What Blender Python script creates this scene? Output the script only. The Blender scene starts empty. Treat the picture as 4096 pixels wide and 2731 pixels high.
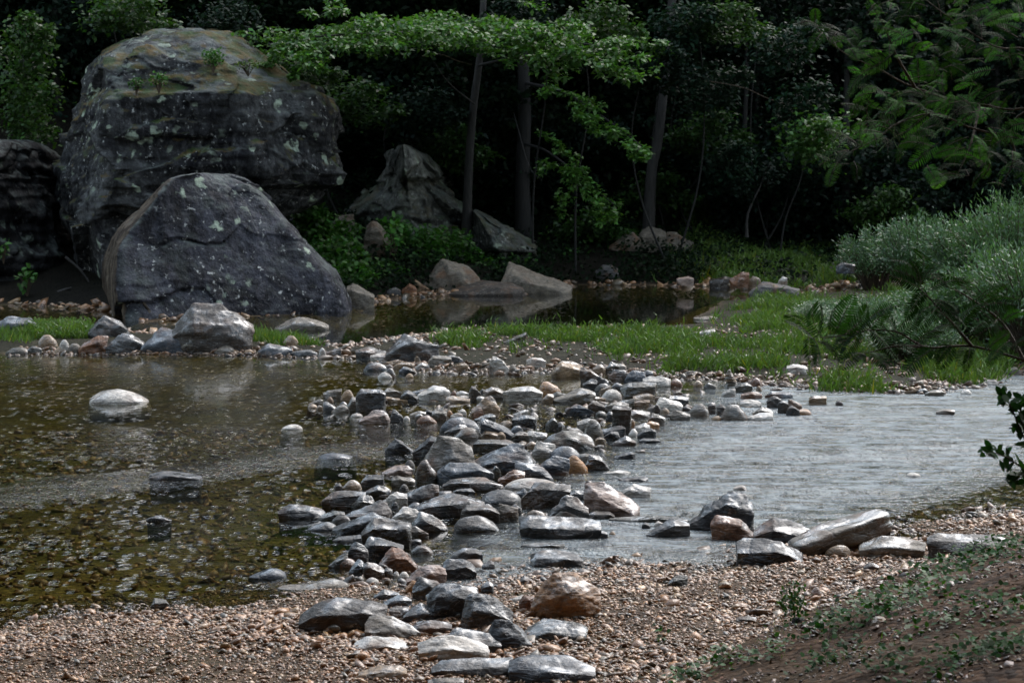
import bpy, math
import numpy as np
from math import radians as R
from mathutils import Vector

rng = np.random.default_rng(7)
S = bpy.context.scene
COL = S.collection

# ------------------------------------------------------------------ camera, sky, sun, exposure
CAM_H = 3.0
F = 4096 * 70 / 36          # focal length in photo pixels
HOR = 662.0                 # photo row of the horizon
PITCH = math.atan((1365.5 - HOR) / F)
cd = bpy.data.cameras.new("camera")
cam = bpy.data.objects.new("camera", cd); COL.objects.link(cam)
cam.location = (0, 0, CAM_H)
cam.rotation_euler = (math.pi / 2 - PITCH, 0, 0)
cd.lens = 70; cd.sensor_width = 36; cd.clip_start = 0.3; cd.clip_end = 2000
cd.dof.use_dof = True; cd.dof.focus_distance = 17.5; cd.dof.aperture_fstop = 5.6
S.camera = cam

SUN_EL, SUN_AZ = R(46), R(35)      # azimuth from +Y towards +X: ahead of the camera, a little right
w = bpy.data.worlds.new("World"); S.world = w; w.use_nodes = True
nt = w.node_tree; nt.nodes.clear()
sky = nt.nodes.new('ShaderNodeTexSky'); sky.sky_type = 'NISHITA'; sky.sun_disc = False
sky.sun_elevation = SUN_EL; sky.sun_rotation = SUN_AZ; sky.dust_density = 1.5; sky.air_density = 1.2
hs = nt.nodes.new('ShaderNodeHueSaturation'); hs.inputs['Saturation'].default_value = 0.6; hs.inputs['Hue'].default_value = 0.482
tc = nt.nodes.new('ShaderNodeTexCoord'); sx = nt.nodes.new('ShaderNodeSeparateXYZ')
mr = nt.nodes.new('ShaderNodeMapRange')            # overcast sky: brighter towards the zenith
mr.inputs['From Min'].default_value = 0.0; mr.inputs['From Max'].default_value = 0.9
mr.inputs['To Min'].default_value = 0.95; mr.inputs['To Max'].default_value = 1.5
mx = nt.nodes.new('ShaderNodeMix'); mx.data_type = 'RGBA'; mx.blend_type = 'MULTIPLY'; mx.inputs[0].default_value = 1
bg = nt.nodes.new('ShaderNodeBackground'); bg.inputs[1].default_value = 0.15
ow = nt.nodes.new('ShaderNodeOutputWorld')
L = nt.links.new
L(sky.outputs[0], hs.inputs['Color']); L(tc.outputs['Generated'], sx.inputs[0]); L(sx.outputs[2], mr.inputs['Value'])
L(hs.outputs[0], mx.inputs[6]); L(mr.outputs[0], mx.inputs[7]); L(mx.outputs[2], bg.inputs[0]); L(bg.outputs[0], ow.inputs[0])
sd = bpy.data.lights.new("sun", 'SUN'); sd.energy = 1.05; sd.angle = R(42); sd.color = (1.0, 0.97, 0.93)
sun = bpy.data.objects.new("sun", sd); COL.objects.link(sun)
dirv = Vector((math.sin(SUN_AZ) * math.cos(SUN_EL), math.cos(SUN_AZ) * math.cos(SUN_EL), math.sin(SUN_EL)))
sun.rotation_euler = dirv.to_track_quat('Z', 'Y').to_euler()
V_ = S.view_settings
S.display_settings.display_device = 'sRGB'
V_.view_transform = 'Standard'; V_.look = 'None'; V_.gamma = 1; V_.use_curve_mapping = False; V_.exposure = 0.95
S.cycles.max_bounces = 6; S.cycles.diffuse_bounces = 2; S.cycles.glossy_bounces = 3
S.cycles.transmission_bounces = 3; S.cycles.transparent_max_bounces = 6
S.cycles.caustics_reflective = False; S.cycles.caustics_refractive = False
S.cycles.sample_clamp_indirect = 4; S.cycles.use_denoising = True

# ------------------------------------------------------------------ projection helpers (photo pixel -> world)
SP, CP = math.sin(PITCH), math.cos(PITCH)
def ray(px, py):
    u = (px - 2048) / F; v = (1365.5 - py) / F
    return np.array([u, CP + v * SP, -SP + v * CP])
def at(px, py, z=0.0):
    r = ray(px, py); t = (z - CAM_H) / r[2]
    return np.array([r[0] * t, r[1] * t, z])
def atd(px, py, d):
    r = ray(px, py); t = d / r[1]
    return np.array([r[0] * t, d, CAM_H + r[2] * t])
K = 4096 / 2352                      # the whole photo seen at 2352 px wide
def aD(x, y, z=0.0): return at(x * K, y * K, z)
def adD(x, y, d): return atd(x * K, y * K, d)

# ------------------------------------------------------------------ numpy noise
def vnoise(P, seed=0):
    P = np.asarray(P, float); I = np.floor(P).astype(np.int64); f = P - I; f = f * f * (3 - 2 * f)
    def h(a, b, c):
        n = (a * 73856093) ^ (b * 19349663) ^ (c * 83492791) ^ (seed * 2654435 + 977)
        n = (n ^ (n >> 13)) * 1274126177 & 0x7fffffff
        n = (n ^ (n >> 15)) * 668265263 & 0x7fffffff
        return ((n ^ (n >> 12)) & 0xffff) / 32767.5 - 1
    r = 0
    for dx in (0, 1):
        wx = f[:, 0] if dx else 1 - f[:, 0]
        for dy in (0, 1):
            wy = f[:, 1] if dy else 1 - f[:, 1]
            for dz in (0, 1):
                wz = f[:, 2] if dz else 1 - f[:, 2]
                r = r + wx * wy * wz * h(I[:, 0] + dx, I[:, 1] + dy, I[:, 2] + dz)
    return r
def fbm(P, seed=0, o=4, lac=2.1, g=.5):
    a, r, P = 1.0, 0, np.asarray(P, float)
    for i in range(o):
        r = r + a * vnoise(P, seed + i * 17); P = P * lac; a *= g
    return r

# ------------------------------------------------------------------ mesh helpers
def fastmesh(name, V, Fc, mat, smooth=False, col=None):
    V = np.ascontiguousarray(V, np.float32); Fc = np.ascontiguousarray(Fc, np.int32)
    me = bpy.data.meshes.new(name); n, k = Fc.shape
    me.vertices.add(len(V)); me.vertices.foreach_set('co', V.ravel())
    me.loops.add(n * k); me.loops.foreach_set('vertex_index', Fc.ravel())
    me.polygons.add(n); me.polygons.foreach_set('loop_start', np.arange(0, n * k, k, dtype=np.int32))
    me.polygons.foreach_set('loop_total', np.full(n, k, np.int32))
    if smooth: me.polygons.foreach_set('use_smooth', np.ones(n, bool))
    if col is not None:
        a = me.color_attributes.new('Col', 'FLOAT_COLOR', 'POINT')
        c = np.ones((len(V), 4), np.float32); c[:, :3] = col; a.data.foreach_set('color', c.ravel())
    me.update(calc_edges=True)
    if mat: me.materials.append(mat)
    return me
def link(name, me, parent=None):
    o = bpy.data.objects.new(name, me); COL.objects.link(o)
    if parent is not None: o.parent = parent
    return o
def tag(o, label=None, cat=None, group=None, kind=None):
    if label: o['label'] = label
    if cat: o['category'] = cat
    if group: o['group'] = group
    if kind: o['kind'] = kind
    return o
def thing(name, loc, label, cat, group=None):
    o = bpy.data.objects.new(name, None); COL.objects.link(o); o.location = loc; o.empty_display_size = .2
    return tag(o, label, cat, group)
_ico = {}
def ico(s):
    if s not in _ico:
        import bmesh
        b = bmesh.new(); bmesh.ops.create_icosphere(b, subdivisions=s, radius=1)
        _ico[s] = (np.array([v.co[:] for v in b.verts]), np.array([[v.index for v in f.verts] for f in b.faces])); b.free()
    return _ico[s]
def tube(pts, rad, n=7, V=None, Q=None, off=0):
    pts = np.asarray(pts, float); m = len(pts); rad = np.broadcast_to(rad, (m,))
    t = np.gradient(pts, axis=0); t /= np.linalg.norm(t, axis=1)[:, None] + 1e-9
    ref = np.array([0, 0, 1.0]) if abs(t[0, 2]) < .8 else np.array([0, 1.0, 0])
    a = np.cross(t, ref); a /= np.linalg.norm(a, axis=1)[:, None] + 1e-9; b = np.cross(t, a)
    th = np.linspace(0, 2 * np.pi, n, endpoint=False)
    v = pts[:, None] + rad[:, None, None] * (np.cos(th)[None, :, None] * a[:, None] + np.sin(th)[None, :, None] * b[:, None])
    q = [[i * n + j, i * n + (j + 1) % n, (i + 1) * n + (j + 1) % n, (i + 1) * n + j] for i in range(m - 1) for j in range(n)]
    return v.reshape(-1, 3), np.array(q)
def tubes(lst, n=6):
    Vs, Qs, o = [], [], 0
    for pts, rad in lst:
        v, q = tube(pts, rad, n); Vs.append(v); Qs.append(q + o); o += len(v)
    return np.vstack(Vs), np.vstack(Qs)
def bez(pts, m=12):
    """smooth polyline through points (Catmull-Rom)"""
    P = np.asarray(pts, float); P = np.vstack([2 * P[0] - P[1], P, 2 * P[-1] - P[-2]]); out = []
    for i in range(1, len(P) - 2):
        t = np.linspace(0, 1, m, endpoint=False)[:, None]
        out.append(.5 * (2 * P[i] + (P[i + 1] - P[i - 1]) * t + (2 * P[i - 1] - 5 * P[i] + 4 * P[i + 1] - P[i + 2]) * t ** 2 + (3 * P[i] - P[i - 1] - 3 * P[i + 1] + P[i + 2]) * t ** 3))
    return np.vstack(out + [P[-2:-1]])
def unit(v): return v / (np.linalg.norm(v, axis=-1, keepdims=True) + 1e-9)
def leaves(P, D, N, ln, wd, shape='oval'):
    """leaf shaped faces: base P, direction D, normal N"""
    n = len(P); D = unit(D); Sd = unit(np.cross(D, N)); N = np.cross(Sd, D)
    ln = np.broadcast_to(ln, (n,))[:, None]; wd = np.broadcast_to(wd, (n,))[:, None]
    if shape == 'oval':
        prof = [(0, 0, 0), (.3, .5, .10), (.68, .42, .08), (1, 0, -.1), (.68, -.42, .08), (.3, -.5, .10)]
    elif shape == 'blade':
        prof = [(0, -.5, 0), (0, .5, 0), (.55, .32, 0), (1, 0, -.22), (.55, -.32, 0)]
    else:
        prof = [(0, 0, 0), (.45, .5, .12), (1, 0, -.05), (.45, -.5, .12)]
    V = np.stack([P + D * ln * a + Sd * wd * b + N * wd * c for a, b, c in prof], 1)
    k = len(prof)
    return V.reshape(-1, 3), np.arange(n * k).reshape(n, k)
def rand_unit(n):
    v = rng.normal(size=(n, 3)); return unit(v)
def varcol(n, k, lo=.65, hi=1.35, tint=.15):
    c = rng.uniform(lo, hi, (n, 1)) * (1 + rng.uniform(-tint, tint, (n, 3)))
    return np.repeat(c, k, 0)

# ------------------------------------------------------------------ materials
class NT:
    def __init__(s, name):
        s.m = bpy.data.materials.new(name); s.m.use_nodes = True; s.t = s.m.node_tree; s.t.nodes.clear()
        s.out = s.n('OutputMaterial')
    def n(s, typ, ins={}, **kw):
        o = s.t.nodes.new('ShaderNode' + typ)
        for k, v in kw.items(): setattr(o, k, v)
        for k, v in ins.items():
            if isinstance(v, bpy.types.NodeSocket): s.t.links.new(v, o.inputs[k])
            else: o.inputs[k].default_value = v
        return o
    def mix(s, f, a, b, bt='MIX'):
        o = s.n('Mix', data_type='RGBA', blend_type=bt)
        for i, v in ((0, f), (6, a), (7, b)):
            if isinstance(v, bpy.types.NodeSocket): s.t.links.new(v, o.inputs[i])
            else: o.inputs[i].default_value = (*v, 1) if isinstance(v, tuple) else v
        return o.outputs[2]
    def math(s, op, a, b=0.0, c=0.0, clamp=False):
        o = s.n('Math', operation=op, use_clamp=clamp)
        for i, v in enumerate((a, b, c)):
            if isinstance(v, bpy.types.NodeSocket): s.t.links.new(v, o.inputs[i])
            else: o.inputs[i].default_value = v
        return o.outputs[0]
    def rng(s, v, a, b, c=0.0, d=1.0):
        return s.n('MapRange', {0: v, 1: a, 2: b, 3: c, 4: d}).outputs[0]
    def pos(s): return s.n('NewGeometry').outputs['Position']
    def obj(s): return s.n('TexCoord').outputs['Object']
    def noise(s, vec, sc, det=4, ro=.55, dist=0, scale=None):
        if scale: vec = s.n('Mapping', {0: vec, 3: scale}).outputs[0]
        return s.n('TexNoise', {'Vector': vec, 'Scale': sc, 'Detail': det, 'Roughness': ro, 'Distortion': dist}).outputs[0]
    def vor(s, vec, sc, feat='F1', out='Distance', scale=None, rnd=1):
        if scale: vec = s.n('Mapping', {0: vec, 3: scale}).outputs[0]
        return s.n('TexVoronoi', {'Vector': vec, 'Scale': sc, 'Randomness': rnd}, feature=feat).outputs[out]
    def bump(s, h, dist, st=1.0, nrm=None):
        i = {'Height': h, 'Distance': dist, 'Strength': st}
        if nrm: i['Normal'] = nrm
        return s.n('Bump', i).outputs[0]
    def done(s, col, rough, nrm=None, **ins):
        i = {'Base Color': col if isinstance(col, bpy.types.NodeSocket) else (*col, 1), 'Roughness': rough}
        if nrm: i['Normal'] = nrm
        for k, v in ins.items(): i[k.replace('_', ' ')] = v
        p = s.n('BsdfPrincipled', i); s.t.links.new(p.outputs[0], s.out.inputs[0]); return s.m

def rock_mat(name='wet_stone', wet=1.0):
    """wet river stone; every stone has its own colour (object colour)"""
    s = NT(name); oi = s.n('ObjectInfo'); c = oi.outputs['Color']; ob = s.obj()
    sh = s.n('VectorMath', {0: ob, 1: s.n('CombineXYZ', {0: s.math('MULTIPLY', oi.outputs['Random'], 50.0), 1: s.math('MULTIPLY', oi.outputs['Random'], 91.0)}).outputs[0]}, operation='ADD').outputs[0]
    n1 = s.noise(sh, 5, 5, .6); n2 = s.noise(sh, 12, 5, .65, scale=(1, 1, 4.5)); n3 = s.noise(sh, 60, 3, .6)
    v = s.math('ADD', s.rng(n1, .3, .7, .45, 1.4), s.math('ADD', s.rng(n2, .35, .65, -.28, .3), s.rng(n3, .3, .7, -.3, .3)))
    vc = s.n('CombineXYZ', {0: v, 1: v, 2: v}).outputs[0]
    col = s.mix(1, c, vc, 'MULTIPLY')
    rust = s.math('MULTIPLY', s.rng(s.noise(sh, 3.3, 3, .5), .52, .68), s.rng(oi.outputs['Random'], .1, .8, 0, .9))
    col = s.mix(rust, col, (.15, .068, .025))
    vein = s.rng(s.math('ABSOLUTE', s.math('SUBTRACT', s.noise(sh, 4, 3, .5, 1.2, scale=(1, 1, 2.5)), .5)), 0.0, .012, .55, 0)
    col = s.mix(vein, col, (.42, .38, .34))
    h = s.math('ADD', s.math('MULTIPLY', n2, .5), s.math('ADD', n1, s.math('MULTIPLY', n3, .15)))
    crack = s.rng(s.vor(sh, 3.0, 'DISTANCE_TO_EDGE', scale=(1, 1, 2.2)), 0, .05, 0, 1)
    col = s.mix(s.rng(crack, 0, 1, .3, 0), col, (.015, .012, .01))
    col = s.mix(1, col, (.76, .74, .72), 'MULTIPLY')
    nb = s.bump(s.math('ADD', h, s.math('MULTIPLY', crack, .12)), .035, .8)
    wt = s.noise(sh, 7, 3, .5)
    return s.done(col, s.rng(wt, .4, .6, .22 + .5 * (1 - wet), .55 + .2 * (1 - wet)), nb, Coat_Weight=s.rng(wt, .40, .52, wet, .03 * wet), Coat_Roughness=.1, Specular_IOR_Level=.55)

def boulder_mat(name, base, dark, moss=0.0, lich=.5, strata=1.0, rim=(.11, .125, .115), st=(1, 1, 1)):
    s = NT(name); p = s.obj()
    n1 = s.noise(p, .9, 6, .6); n2 = s.noise(p, 1.6, 6, .7, .3, scale=(2.6, 2.6, .32)); n3 = s.noise(p, 9, 5, .65)
    col = s.mix(s.rng(n1, .38, .62), dark, base)
    col = s.mix(s.rng(n2, .42, .62, 0, .85), col, tuple(x * .35 for x in dark))
    col = s.mix(s.math('MULTIPLY', s.rng(s.noise(p, 5, 6, .7, scale=(1, 1, .6)), .5, .66, 0, 1), lich * .7), col, tuple(min(1, x * 2.1) for x in base))
    big_ = s.math('MULTIPLY', s.rng(s.noise(p, .42, 5, .65, .6), .50, .58), s.rng(s.noise(p, 3.5, 6, .75), .40, .56, 0, .8))
    col = s.mix(s.math('MULTIPLY', big_, lich), col, tuple(min(1, x * 2.5) for x in base))
    spots = s.math('MULTIPLY', s.rng(s.vor(s.n('VectorMath', {0: p, 1: s.n('VectorMath', {0: s.n('TexNoise', {'Vector': p, 'Scale': 4.0, 'Detail': 5.0}).outputs[1], 3: .55}, operation='SCALE').outputs[0]}, operation='ADD').outputs[0], 2.3), .30, .20, 0, 1), s.rng(s.noise(p, .8, 3), .46, .54))
    col = s.mix(s.math('MULTIPLY', spots, lich), col, (.30, .35, .27))
    sp2 = s.math('MULTIPLY', s.rng(s.noise(p, 10, 5, .6), .60, .66, 0, .8), s.rng(s.noise(p, 1.7, 3), .42, .56))
    col = s.mix(s.math('MULTIPLY', sp2, lich), col, (.42, .42, .40))
    v = s.rng(n3, .3, .7, .6, 1.4); col = s.mix(1, col, s.n('CombineXYZ', {0: v, 1: v, 2: v}).outputs[0], 'MULTIPLY')
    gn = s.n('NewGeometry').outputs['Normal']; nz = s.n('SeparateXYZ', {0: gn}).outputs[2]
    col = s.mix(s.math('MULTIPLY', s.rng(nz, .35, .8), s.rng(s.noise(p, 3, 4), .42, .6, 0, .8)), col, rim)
    if moss:
        zz = s.n('SeparateXYZ', {0: p}).outputs
        mk = s.math('MULTIPLY', s.rng(nz, .3, .6), s.rng(s.noise(p, 1.1, 5, .65), .46, .54))
        mk = s.math('MULTIPLY', mk, moss)
        col = s.mix(mk, col, s.mix(s.rng(s.noise(p, 2.5, 3), .4, .6), (.10, .062, .012), (.035, .06, .012)))
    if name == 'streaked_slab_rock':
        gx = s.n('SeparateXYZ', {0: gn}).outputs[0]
        left_tone = s.mix(s.rng(s.noise(p, 2.2, 5, .6, scale=(2, 2, .35)), .42, .62), (.022, .014, .009), (.11, .085, .06))
        col = s.mix(s.rng(gx, -.35, -.6), col, left_tone)  # left-facing side: its own brown, with its shade painted in as well
    w = s.n('TexWave', {'Vector': s.n('Mapping', {0: p, 3: (.12, .12, 1), 2: (0, .07, 0)}).outputs[0], 'Scale': 1.1, 'Distortion': 5, 'Detail': 4, 'Detail Scale': 1.4}, bands_direction='Z').outputs[1]
    h = s.math('ADD', s.math('MULTIPLY', w, .5 * strata), s.math('ADD', s.math('MULTIPLY', n1, 1.2), s.math('MULTIPLY', n3, .35)))
    col = s.mix(s.math('MULTIPLY', s.rng(w, .1, 0, 0, .75), strata, clamp=True), col, (.012, .011, .01))
    return s.done(col, .7, s.bump(h, .16, 1.0), Specular_IOR_Level=.15)

def leaf_mat(name, col, rough=.4, tr=.25, spec=.5):
    s = NT(name); a = s.n('Attribute', attribute_name='Col').outputs['Color']
    c = s.mix(1, a, col, 'MULTIPLY')
    p = s.n('BsdfPrincipled', {'Base Color': c, 'Roughness': rough, 'Specular IOR Level': spec})
    t = s.n('BsdfTranslucent', {'Color': s.mix(1, c, (1.3, 1.5, .6), 'MULTIPLY')})
    m = s.n('MixShader', {0: tr, 1: p.outputs[0], 2: t.outputs[0]})
    s.t.links.new(m.outputs[0], s.out.inputs[0]); return s.m
def bark_mat(name, c1, c2):
    s = NT(name); p = s.obj(); n = s.noise(p, 6, 5, .65, scale=(3, 3, .5))
    return s.done(s.mix(s.rng(n, .35, .65), c1, c2), .8, s.bump(n, .03))

M = {}
M['stone'] = rock_mat()
M['dry'] = rock_mat('damp_stone', 0.0)
M['bark'] = bark_mat('dark_bark', (.004, .0033, .0027), (.011, .0092, .0075))
M['bark_pale'] = bark_mat('pale_bark', (.012, .0105, .009), (.034, .030, .027))
M['twig'] = bark_mat('brown_twig', (.03, .02, .012), (.09, .06, .035))
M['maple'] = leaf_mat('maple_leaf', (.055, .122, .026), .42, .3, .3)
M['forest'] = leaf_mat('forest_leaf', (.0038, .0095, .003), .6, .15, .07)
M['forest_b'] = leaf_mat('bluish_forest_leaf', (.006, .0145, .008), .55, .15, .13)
M['willow'] = leaf_mat('silvery_willow_leaf', (.070, .135, .058), .4, .2, .8)
M['frond'] = leaf_mat('frond_leaf', (.030, .080, .018), .6, .28, .04)
M['grass'] = leaf_mat('grass_blade', (.076, .13, .026), .45, .3, .3)
M['ivy'] = leaf_mat('ivy_leaf', (.022, .068, .014), .5, .2, .08)
M['herb'] = leaf_mat('herb_leaf', (.036, .10, .015), .45, .3, .25)

# ------------------------------------------------------------------ terrain
def poly(pts, extra=()):
    return np.array([aD(x, y)[:2] for x, y in pts] + list(extra))
P_GRAVEL = poly([(-400, 1500), (0, 1448), (130, 1430), (250, 1412), (450, 1408), (620, 1385), (760, 1352), (850, 1340), (1000, 1352), (1150, 1345),
                 (1300, 1322), (1450, 1318), (1600, 1300), (1720, 1290), (1850, 1262), (1960, 1268), (2080, 1238), (2130, 1200), (2230, 1178),
                 (2450, 1180), (3000, 1200)], [(12, 9), (12, -60), (-14, -60), (-14, 9)])
P_BANK = poly([(1540, 1568), (1640, 1520), (1760, 1460), (1880, 1420), (1960, 1375), (2060, 1345), (2160, 1305), (2240, 1275), (2400, 1235), (2800, 1180)],
              [(14, 9), (14, -60), (-1.5, -60), (0.2, 8)])
P_BAR = poly([(-500, 748), (0, 752), (120, 756), (300, 765), (450, 768), (600, 775), (700, 785), (790, 796), (880, 782), (1000, 765), (1100, 756), (1300, 758),
              (1500, 752), (1610, 742), (1600, 725), (1660, 692), (1800, 680), (1900, 672), (2100, 668), (2400, 655), (2900, 650), (2900, 830),
              (2352, 850), (2260, 878), (2150, 900), (1950, 900), (1860, 893), (1740, 880), (1600, 872), (1440, 862), (1280, 852), (1150, 858),
              (1010, 855), (900, 838), (820, 822), (700, 820), (560, 815), (330, 812), (0, 813), (-500, 815)])
P_DAM = poly([(1290, 905), (1530, 880), (1700, 915), (1870, 945), (1850, 962), (1600, 962), (1530, 995), (1400, 1075), (1470, 1140), (1460, 1195), (1320, 1215),
              (1150, 1205), (1000, 1225), (960, 1300), (1000, 1345), (760, 1345), (800, 1250), (780, 1200), (780, 1130), (880, 1080), (980, 1010),
              (1030, 965), (860, 955), (730, 940), (740, 908), (800, 898), (1230, 898)])
P_FAR = poly([(-1500, 700), (-300, 700), (0, 702), (240, 712), (340, 740), (560, 728), (800, 714), (850, 694), (1000, 680), (1200, 675), (1320, 656), (1500, 656),
              (1650, 660), (1760, 668), (1850, 672), (2000, 655), (2300, 640), (3000, 630)], [(300, 70), (300, 900), (-300, 900), (-300, 45)])
def sdist(X, Y, P):
    """signed distance to polygon, positive inside"""
    d = np.full(X.shape, 1e9); ins = np.zeros(X.shape, bool); n = len(P)
    for i in range(n):
        a, b = P[i], P[(i + 1) % n]; e = b - a
        t = np.clip(((X - a[0]) * e[0] + (Y - a[1]) * e[1]) / (e @ e + 1e-12), 0, 1)
        d = np.minimum(d, np.hypot(X - a[0] - t * e[0], Y - a[1] - t * e[1]))
        c = ((a[1] > Y) != (b[1] > Y)) & (X < (b[0] - a[0]) * (Y - a[1]) / (b[1] - a[1] + 1e-12) + a[0])
        ins ^= c
    return np.where(ins, d, -d)
def smooth(x): x = np.clip(x, 0, 1); return x * x * (3 - 2 * x)
def terrain(X, Y, full=False):
    sh = X.shape; X = X.ravel(); Y = Y.ravel()
    wob = fbm(np.c_[X * 1.3, Y * 1.3, X * 0], 3, 3) * .12
    g, b, m, d, f = [sdist(X, Y, P) for P in (P_GRAVEL, P_BANK, P_BAR, P_DAM, P_FAR)]
    g = g + wob; m = m + wob; f2 = f + wob
    left = smooth((-X - .2 + (Y - 15) * .25) / 3)
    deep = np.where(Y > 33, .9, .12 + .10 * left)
    s = np.maximum(np.maximum(g, m), f2)
    z = np.where(s > 0, np.minimum(.09 * s, .10), np.maximum(np.where(Y > 33, .4, np.where(Y < 17.5, .055, .10)) * s, -deep))
    z = np.maximum(z, np.where(d > -.5, -.085 + np.minimum(d, 0) * .35 + np.clip(d, 0, 1) * .045, -9))
    hill = np.clip(f2 - 1.0, 0, 400)
    flat = smooth((X - 2.0) / 6)                       # gentle grassy shore on the right
    z = z + hill * (.22 - .13 * flat) * (hill < 60) + (hill >= 60) * 60 * (.22 - .13 * flat)
    h2 = np.clip(f2 - 7, 0, 50); z = z + h2 * .32
    bh = np.clip(b, 0, 30)
    z = z + np.minimum(.32 * bh, .8 + .08 * bh) * (1 + .07 * fbm(np.c_[X * 1.1, Y * 1.1, X * 0], 5, 3))
    z = np.where((np.hypot(X, Y) < 5), np.minimum(z, 1.35), z)
    z = z + fbm(np.c_[X * 2.5, Y * 2.5, X * 0], 9, 4) * np.where(z > .3, .03, .014)
    # gentle rise of the valley sides far away to the left and right
    if not full: return z.reshape(sh)
    wet = smooth((-z - .0) / .03)
    cg = np.array([.075, .05, .033]); cb = np.array([.115, .092, .034]); cdp = np.array([.006, .009, .003])
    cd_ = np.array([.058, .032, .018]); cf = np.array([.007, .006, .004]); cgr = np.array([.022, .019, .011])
    C = np.tile(cg, (len(X), 1))
    k = smooth(m / .4 + .3)[:, None]; C = C * (1 - k) + cgr * k
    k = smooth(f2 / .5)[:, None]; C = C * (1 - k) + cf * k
    k = smooth(b / .25 + .4)[:, None]; C = C * (1 - k) + cd_ * k
    k = wet[:, None]; C = C * (1 - k) + cb * k
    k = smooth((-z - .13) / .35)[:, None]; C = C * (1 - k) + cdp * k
    return z.reshape(sh), C
def gz(x, y): return float(terrain(np.array([float(x)]), np.array([float(y)]))[0])

ys = np.concatenate([np.linspace(-60, 6, 34)[:-1], 6.5 * np.exp(np.linspace(0, math.log(75 / 6.5), 470)), [80, 90, 105, 130, 170, 250, 420]])
us = np.linspace(-1, 1, 520); us = np.sign(us) * np.abs(us) ** 1.35
Wd = 11 + .62 * np.clip(ys, 0, None) + np.clip(ys - 75, 0, None) * 1.2
Xg = us[None] * Wd[:, None]; Yg = np.repeat(ys[:, None], len(us), 1)
Zg, Cg = terrain(Xg, Yg, True)
nu, ny = len(us), len(ys)
ii = (np.arange(ny - 1)[:, None] * nu + np.arange(nu - 1)[None]).ravel()
s = NT('riverbed_and_bank'); p = s.pos(); a = s.n('Attribute', attribute_name='Col').outputs['Color']
vc = s.n('TexVoronoi', {'Vector': s.n('Mapping', {0: p, 3: (1, 1, .4)}).outputs[0], 'Scale': 22}); cell = s.n('SeparateColor', {0: vc.outputs['Color']}).outputs[0]
v = s.math('MULTIPLY', s.rng(cell, 0, 1, .45, 1.6), s.math('MULTIPLY', s.rng(s.noise(p, 1.6, 5, .6), .3, .7, .6, 1.4), s.rng(s.noise(p, 12, 3), .3, .7, .7, 1.3)))
c = s.mix(1, a, s.n('CombineXYZ', {0: v, 1: v, 2: v}).outputs[0], 'MULTIPLY')
c = s.mix(s.rng(s.noise(p, .7, 4), .45, .65, 0, .45), c, s.mix(1, a, (.6, .85, .5), 'MULTIPLY'))
hb = s.math('ADD', s.math('MULTIPLY', vc.outputs['Distance'], -1.0), s.math('MULTIPLY', s.noise(p, 30, 4), .6))
s.done(c, .75, s.bump(hb, .02, .8), Specular_IOR_Level=.08); M['ground'] = s.m
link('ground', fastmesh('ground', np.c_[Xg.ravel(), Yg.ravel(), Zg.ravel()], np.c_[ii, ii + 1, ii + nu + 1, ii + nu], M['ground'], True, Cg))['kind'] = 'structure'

# ------------------------------------------------------------------ water
s = NT('river_water'); p = s.pos(); xyz = s.n('SeparateXYZ', {0: p}).outputs
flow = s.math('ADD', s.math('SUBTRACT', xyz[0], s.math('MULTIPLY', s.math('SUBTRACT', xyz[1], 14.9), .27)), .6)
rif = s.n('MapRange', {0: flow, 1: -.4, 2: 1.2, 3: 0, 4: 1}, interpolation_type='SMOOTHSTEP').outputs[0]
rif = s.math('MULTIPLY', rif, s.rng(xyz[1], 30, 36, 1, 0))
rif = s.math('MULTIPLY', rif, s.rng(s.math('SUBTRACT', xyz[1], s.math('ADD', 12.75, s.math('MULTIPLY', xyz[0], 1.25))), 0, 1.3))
patch = s.rng(s.noise(p, .33, 3, .5, .4, scale=(.45, 1, 1)), .44, .6)
near = s.rng(xyz[1], 24, 34, 1, .06)
amp = s.math('ADD', s.math('MULTIPLY', rif, s.rng(s.noise(p, 1.3, 4, .6, .5, scale=(.5, 1, 1)), .35, .65, .5, 1.5)), s.math('MULTIPLY', near, s.math('ADD', .025, s.math('MULTIPLY', patch, .13))))
band = s.rng(s.math('ABSOLUTE', s.math('SUBTRACT', s.math('SUBTRACT', xyz[1], xyz[0]), s.math('ADD', 21.6, s.math('MULTIPLY', s.noise(p, .6, 3), 1.6)))), .25, 1.0, .5, 0)
amp = s.math('ADD', amp, s.math('MULTIPLY', band, s.rng(xyz[0], -.2, -1.2, 0, 1)))
w1 = s.noise(p, 8, 4, .6, .2, scale=(.8, .5, 1)); w2 = s.noise(p, 26, 3, .65, 0, scale=(1, .35, 1))
def ring(sc, off):
    vr = s.n('TexVoronoi', {'Vector': s.n('Mapping', {0: p, 1: (off, off * .7, 0), 3: (1, .6, 1)}).outputs[0], 'Scale': sc}); d = vr.outputs['Distance']
    pick = s.rng(s.n('SeparateColor', {0: vr.outputs['Color']}).outputs[0], .55, .75, 0, 1)
    return s.math('MULTIPLY', s.math('SINE', s.math('MULTIPLY', d, 21.0)), s.math('MULTIPLY', pick, s.rng(d, .02, .40, 1, 0)))
drops = s.math('ADD', ring(5.5, 0), s.math('ADD', ring(8.5, 3.3), ring(11, 7.1)))
hh = s.math('MULTIPLY', amp, s.math('ADD', s.math('MULTIPLY', w1, .75), s.math('MULTIPLY', w2, .30)))
hh = s.math('ADD', hh, s.math('MULTIPLY', drops, s.math('MULTIPLY', s.rng(xyz[1], 20, 33, 1, .12), s.math('ADD', .14, s.math('MULTIPLY', patch, .14)))))
nb = s.bump(hh, .13, 1.0)
fr = s.n('Fresnel', {'IOR': 1.34, 'Normal': nb}).outputs[0]
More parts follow.
